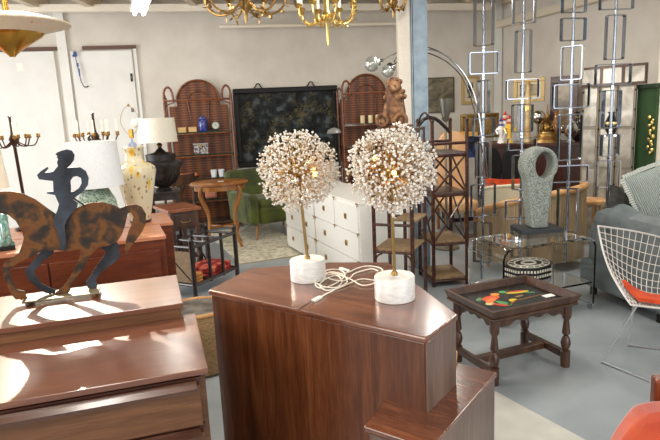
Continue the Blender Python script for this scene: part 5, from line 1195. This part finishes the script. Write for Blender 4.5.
for px, dv, tp, lb, cl in ((577, .3, 112, 'tall black vase behind the horse figure on the bar', (24, 22, 24)), (556, .36, 111, 'amber bottle shaped vase behind the brass temple figure', (150, 96, 40))):
    p, H = onbar(px, dv); hh_ = H(tp); t = thing('bar_vase', lb, 'vase', p, 0)
    obj('body', MB().lathe([(.04, 0), (.06, hh_*.2), (.07, hh_*.45), (.03, hh_*.7), (.018, hh_*.85), (.03, hh_), (.026, hh_), (.014, hh_*.85)], n=20), mat('vase'+str(px), cl, .2, coat=.5), t, True); obj('neck_ring', MB().lathe([(.022, hh_*.8), (.026, hh_*.82), (.022, hh_*.84)], n=14), GOLD, t, True)
# framed pictures
def picture(label, px0, py0, px1, py1, off, fc, pm, fw=.05, mw=0, name='framed_picture', plane=None):
    P0, ang = plane or (W0-WN*off, WA); a = PL(px0, py0, P0, ang); b = PL(px1, py1, P0, ang); c = PL((px0+px1)/2, py1, P0, ang)
    w, h = abs(b[0]-a[0]), abs(a[1]-b[1]); u = Vector((math.cos(ang), math.sin(ang), 0)); q = Vector(P0)+u*(a[0]+b[0])/2; q.z = min(a[1], b[1])+P0[2]
    t = thing(name, label, 'picture', q, ang)
    m = MB().box((0, -.015, fw/2), (w, .03, fw)).box((0, -.015, h-fw/2), (w, .03, fw)).box((-w/2+fw/2, -.015, h/2), (fw, .03, h-2*fw)).box((w/2-fw/2, -.015, h/2), (fw, .03, h-2*fw))
    obj('frame', m, fc, t, bev=.006)
    if mw: obj('mat_board', MB().box((0, -.008, h/2), (w-2*fw, .008, h-2*fw)), mat('mat_board', (214, 200, 168), .8), t)
    k = mw; obj('picture', MB().box((0, -.012 if mw else -.008, h/2), (w-2*fw-2*k, .006, h-2*fw-2*k)), pm, t); return t
GREYP = noisy('grey_painting', [(.35, (84, 78, 62)), (.55, (128, 118, 96)), (.7, (158, 146, 120))], 5, .7, dist=1.5)
picture('large muted grey brown abstract canvas hung right of the column', 424.5, 78, 454, 112, .004, mat('canvas_edge', (80, 72, 58), .7), GREYP, .015, name='canvas')
GF = mat('pale_gilt_frame', (196, 168, 116), .4, .4)
picture('small print in pale gilt frame crossed by the arc lamp tubes', 461, 76, 478.5, 104, .004, GF, noisy('print_dark', [(.45, (40, 40, 44)), (.55, (196, 188, 168))], 6, .6), .05, .05)
picture('gold framed landscape leaning behind the first chrome totem', 460, 114.5, 498, 137, .9, OLDBRASS, noisy('landscape', [(.35, (92, 70, 36)), (.55, (150, 120, 66)), (.7, (178, 154, 100))], 5, .6), .04)
picture('dark framed picture half hidden left of the white pipe', 390, 78, 409, 112, .004, mat('frame_dark', (40, 30, 24), .5), GREYP, .04)
# tan backed chairs and low goods right of the étagère
ty = 7.2; q = Y(452, 165, ty); zt = Y(452, 131, ty).z; t = thing('tan_armchair', 'tan armchair back seen through the tall bamboo shelf stand', 'armchair', (q.x, ty, 0), 0)
TAN = noisy('tan_fabric', [(.35, (204, 152, 104)), (.65, (226, 182, 136))], 4, .8)
obj('backrest', MB().xz([(-.19, .3)]+[(.19*math.cos(a)*-1, zt-.2+.2*math.sin(a)) for a in [PI*i/16 for i in range(17)]]+[(.19, .3)], -.05, .05), TAN, t, bev=.03)
obj('seat', MB().box((0, -.25, .36), (.44, .5, .14)), TAN, t, bev=.04)
for x in (-.18, .18):
    for y in (-.45, .02): obj('leg', MB().cyl((x, y, 0), (x, y, .3), .02), W_OAK, t, True)
q = Y(440, 122, 6.15); zb_ = q.z-.14; t = thing('pewter_torchiere', 'pewter goblet shaped floor uplight just right of the blue column', 'floor lamp', (q.x+.06, 6.15, 0), 0); PEW = mat('pewter', (140, 138, 128), .35, .8)
z1_ = Y(444, 99, 6.3).z; z2_ = Y(444, 117, 6.3).z
obj('bowl', MB().lathe([(.02, z2_-.05), (.045, z2_-.01), (.035, z2_), (.055, z2_+.06), (.075, z1_), (.068, z1_), (.045, z2_+.06)], n=24), PEW, t, True); obj('pole', MB().cyl((0, 0, .03), (0, 0, z2_-.05), .014), PEW, t, True); obj('base', MB().lathe([(.14, 0), (.14, .02), (.03, .04), (0, .04)], n=24), PEW, t, True)
q = Y(470, 135, 7.4); t = thing('yellow_case', 'yellow topped case with blue front below the gold landscape', 'cabinet', (q.x-.08, 7.75, 0), WA)
zt = Y(470, 133, 7.4).z; zb_ = Y(470, 137, 7.4).z
obj('top', MB().box((.02, 0, (zt+zb_)/2), (.36, .4, zt-zb_)), mat('amber_yellow', (214, 158, 66), .5), t, bev=.004); obj('body', MB().box((.04, .01, zb_/2), (.4, .36, zb_-.001)), noisy('blue_front', [(.5, (30, 30, 40)), (.62, (52, 74, 130))], 8, .4), t, bev=.003)
obj('door', MB().box((.04, -.175, zb_*.4), (.34, .012, zb_*.7)), mat('case_white', (206, 200, 190), .5), t, bev=.003)
# dark framed mirror leaning above the bar
rw = (Y(545, 100, 7.5), 0)
P0 = Y(551, 137, 7.5); P0.z = 0
picture('brown framed wall mirror leaning behind the bar near the mirrored screen', 551, 77, 577, 133, 0, W_BAR, noisy('dim_glass', [(.4, (96, 84, 66)), (.6, (168, 150, 122))], 4, .15), .09, plane=(P0, bA), name='framed_mirror')
P0 = Y(528, 120, 7.6); P0.z = 0
picture('gilt framed picture behind the gilt column on the bar', 514, 79, 545, 101, 0, GF, noisy('print_dark2', [(.45, (60, 52, 44)), (.55, (176, 160, 130))], 5, .6), .05, .03, plane=(P0, bA))
# mirrored screen
sy_ = 6.1; a = Y(583, 100, sy_); b = Y(637, 100, 5.7); sA_ = math.atan2(b.y-a.y, b.x-a.x); sL_ = math.hypot(b.x-a.x, b.y-a.y); top = Y(610, 86, 5.9).z
t = thing('mirrored_screen', 'tall antique mirrored screen of studded panels at right', 'screen', (a.x, a.y, 0), sA_)
AM = noisy('antique_mirror', [(.35, (136, 128, 116)), (.55, (184, 176, 162)), (.7, (208, 202, 190))], 5, .25, metal=.55, dist=1); PEWF = mat('pewter_frame', (128, 120, 106), .4, .4)
for k in range(3):
    x0 = sL_*k/3; pn_ = obj('panel', MB().box((x0+sL_/6, 0, top/2+.01), (sL_/3-.012, .03, top-.02)), PEWF, t, bev=.003)
    for j in range(4): obj('glass', MB().box((x0+sL_/6, -.017, top*(j+.5)/4), (sL_/3-.05, .006, top/4-.03)), AM, pn_, bev=.002)
m = MB()
for k in range(4):
    for j in range(9): obj('stud', MB().ball((max(.008, min(sL_*k/3, sL_-.008)), -.018, .1+j*(top-.15)/8), .011, 8, 6), BLACKM, t, True)
hb0 = Y(583, 74, 5.95).z; q = Vector((a.x, a.y, 0)); hz1 = Y(600, 65, 5.95).z; hz0 = Y(600, 84.5, 5.95).z
# long horizontal mirror on top of the screen
t = thing('long_mirror', 'long horizontal antique mirror set across the top of the screen', 'mirror', (a.x-.02, a.y, top+.001), sA_)
hM = max(hz1-hz0, .2); Lm = sL_+.1
obj('frame', MB().box((Lm/2, 0, hM/2), (Lm, .04, hM)), W_DARK, t, bev=.004)
for k in range(3): obj('glass', MB().box((Lm*(k+.5)/3, -.022, hM/2), (Lm/3-.03, .006, hM-.05)), AM, t, bev=.002)
# black vase seen before the screen, on a pale stand
q = Y(611, 134, 5.0); t = thing('chrome_stand', 'slim chrome pedestal before the mirrored screen', 'stand', (q.x, 5.0, 0), 0)
obj('top', MB().lathe([(.1, 0), (.1, .015), (0, .016)], (0, 0, q.z-.017), 20), CHROME, t, True); obj('pole', MB().cyl((0, 0, .02), (0, 0, q.z-.018), .02), CHROME, t, True); obj('base', MB().lathe([(.13, 0), (.13, .02), (.02, .03)], n=20), CHROME, t, True)
h_v = Y(611, 112, 5.0).z-q.z; t = thing('black_vase', 'round black vase standing before the mirrored screen', 'vase', (q.x, 5.0, q.z+.0005), 0)
obj('body', MB().lathe([(.03, 0), (.055, h_v*.25), (.06, h_v*.5), (.03, h_v*.8), (.022, h_v*.9), (.034, h_v), (.028, h_v), (.016, h_v*.9)], n=24), mat('vase_black', (22, 20, 22), .15, coat=.6), t, True); obj('band', MB().lathe([(.0605, h_v*.45), (.062, h_v*.5), (.0605, h_v*.55)], n=24), GOLD, t, True)
# green panel with gilt ornament against the right wall
a = Y(639, 100, 5.75); b = Y(659, 100, 5.45); zt = Y(646, 84, 5.6).z; g = math.atan2(b.y-a.y, b.x-a.x); L = math.hypot(b.x-a.x, b.y-a.y)
t = thing('green_screen', 'tall dark green painted panel with gilt ornament beside white pier', 'panel', (a.x, a.y, 0), g)
obj('board', MB().box((L/2, 0, zt/2), (L, .04, zt)), noisy('green_paint', [(.4, (30, 58, 26)), (.7, (44, 78, 36))], 4, .6), t, bev=.003); obj('top_moulding', MB().box((L/2, -.01, zt-.02), (L+.01, .06, .04)), mat('green_dark', (26, 46, 22), .6), t, bev=.004)
zo = Y(652, 136, 5.5).z; m = MB()
for k in range(14): m.ball((L*.84+.035*math.sin(k*2.3), -.03, zo-.16+.026*k), .016+.008*math.sin(k*1.3)**2, 8, 6, sy=.5)
obj('ornament', m, GOLD, t, True)

# ------------------------------------------------------------------ hanging lights
# white disc pendant with brass cone
c = Y(8, 25, 2.6); t = thing('disc_pendant', 'pendant lamp with wide white disc shade and brass cone at top left', 'pendant lamp', (c.x, c.y, 3.3), 0)
dz = c.z-3.3; rD = 55*c.y/FPX
obj('disc', MB().lathe([(.02, dz+.03), (rD*.6, dz+.035), (rD, dz+.005), (rD*1.0, dz-.002), (rD*.6, dz-.03), (.12, dz-.05), (.02, dz-.05)], n=56), mat('disc_cream', (222, 204, 176), .5), t, True)
obj('cone', MB().lathe([(rD*.56, dz-.035), (rD*.52, dz-.05), (rD*.2, dz-.10), (.02, dz-.125), (.012, dz-.135), (0, dz-.136)], n=40), BRASS, t, True)
obj('stem', MB().cyl((0, 0, dz+.03), (0, 0, -.02), .012).lathe([(.05, -.03), (.05, -.001)], n=20), BRASS, t, True)
tg_ = obj('tag', MB().bar((.0, 0, dz-.134), (.012, 0, dz-.165), .001), WC, t); obj('tag_card', MB().box((.025, 0, dz-.18), (.028, .002, .036)), mat('paper', (244, 240, 230), .8), tg_)
obj('sticker', MB().ball((rD*.66, -rD*.5, dz-.014), .006, sz=.3), mat('red_sticker', (214, 40, 50), .5), t)

def chandelier(label, c, rad, nar, mt, flow, dropz, bodyh):
    t = thing('chandelier', label, 'chandelier', (c.x, c.y, 3.3), .3); dz = c.z-3.3
    obj('canopy', MB().lathe([(.02, -.05), (.06, -.02), (.07, -.001)], n=20), mt, t, True); obj('rod', MB().cyl((0, 0, dz+bodyh), (0, 0, -.04), .006), mt, t, True)
    obj('body', MB().lathe([(.004, dz-dropz), (.01, dz-dropz+.03), (.012, dz-.06), (.035, dz-.03), (.045, dz), (.02, dz+.04), (.03, dz+bodyh*.5), (.015, dz+bodyh*.7), (.025, dz+bodyh*.9), (.006, dz+bodyh)], n=18), mt, t, True)
    rg = random.Random(nar)
    for k in range(nar):
        a = 2*PI*k/nar; u = Vector((math.cos(a), math.sin(a), 0)); zu = Vector((0, 0, 1))
        pts = [u*.02+zu*(dz+.02), u*rad*.35+zu*(dz-.05), u*rad*.7+zu*(dz-.06), u*rad*.95+zu*(dz-.01), u*rad+zu*(dz+.05)]
        ar = obj('arm', MB().tube(smoothpts(pts), .007, 7), mt, t, True)
        obj('cup', MB().lathe([(.008, -.005), (.032, .012), (.026, .02), (.014, .03)], pts[-1], 12), mt, ar, True); obj('candle', MB().cyl(pts[-1]+zu*.02, pts[-1]+zu*.1, .011), CANDLE, ar, True)
        m = MB()
        for i in range(flow):
            q = smoothpts(pts)[4+i*2 if 4+i*2 < 24 else 23]; d = Vector((rg.gauss(0, 1), rg.gauss(0, 1), rg.gauss(0, 1))).normalized(); e = q+d*rg.uniform(.03, .06); x, y = frame_of(d)
            m.add([q, q+d*.025+x*.014, e, q+d*.025-x*.014, q+d*.022+y*.006], [(0, 1, 4), (1, 2, 4), (2, 3, 4), (3, 0, 4), (0, 3, 2, 1)])
        if flow: obj('leaves', m, mt, ar)
    return t
c = Y(245, 3, 3.7); chandelier('brass leaf chandelier with white candles at top centre left', c, .26, 7, OLDBRASS, 9, .12, .35)
c = Y(327, 15, 4.4); chandelier('bright gilt rococo chandelier hanging above the left crystal lamp', c, .215, 8, GOLD, 10, .22, .4)
c = Y(393, 2, 5.3); chandelier('small gilt chandelier partly hidden behind the white pipe', c, .13, 6, OLDBRASS, 6, .14, .3)
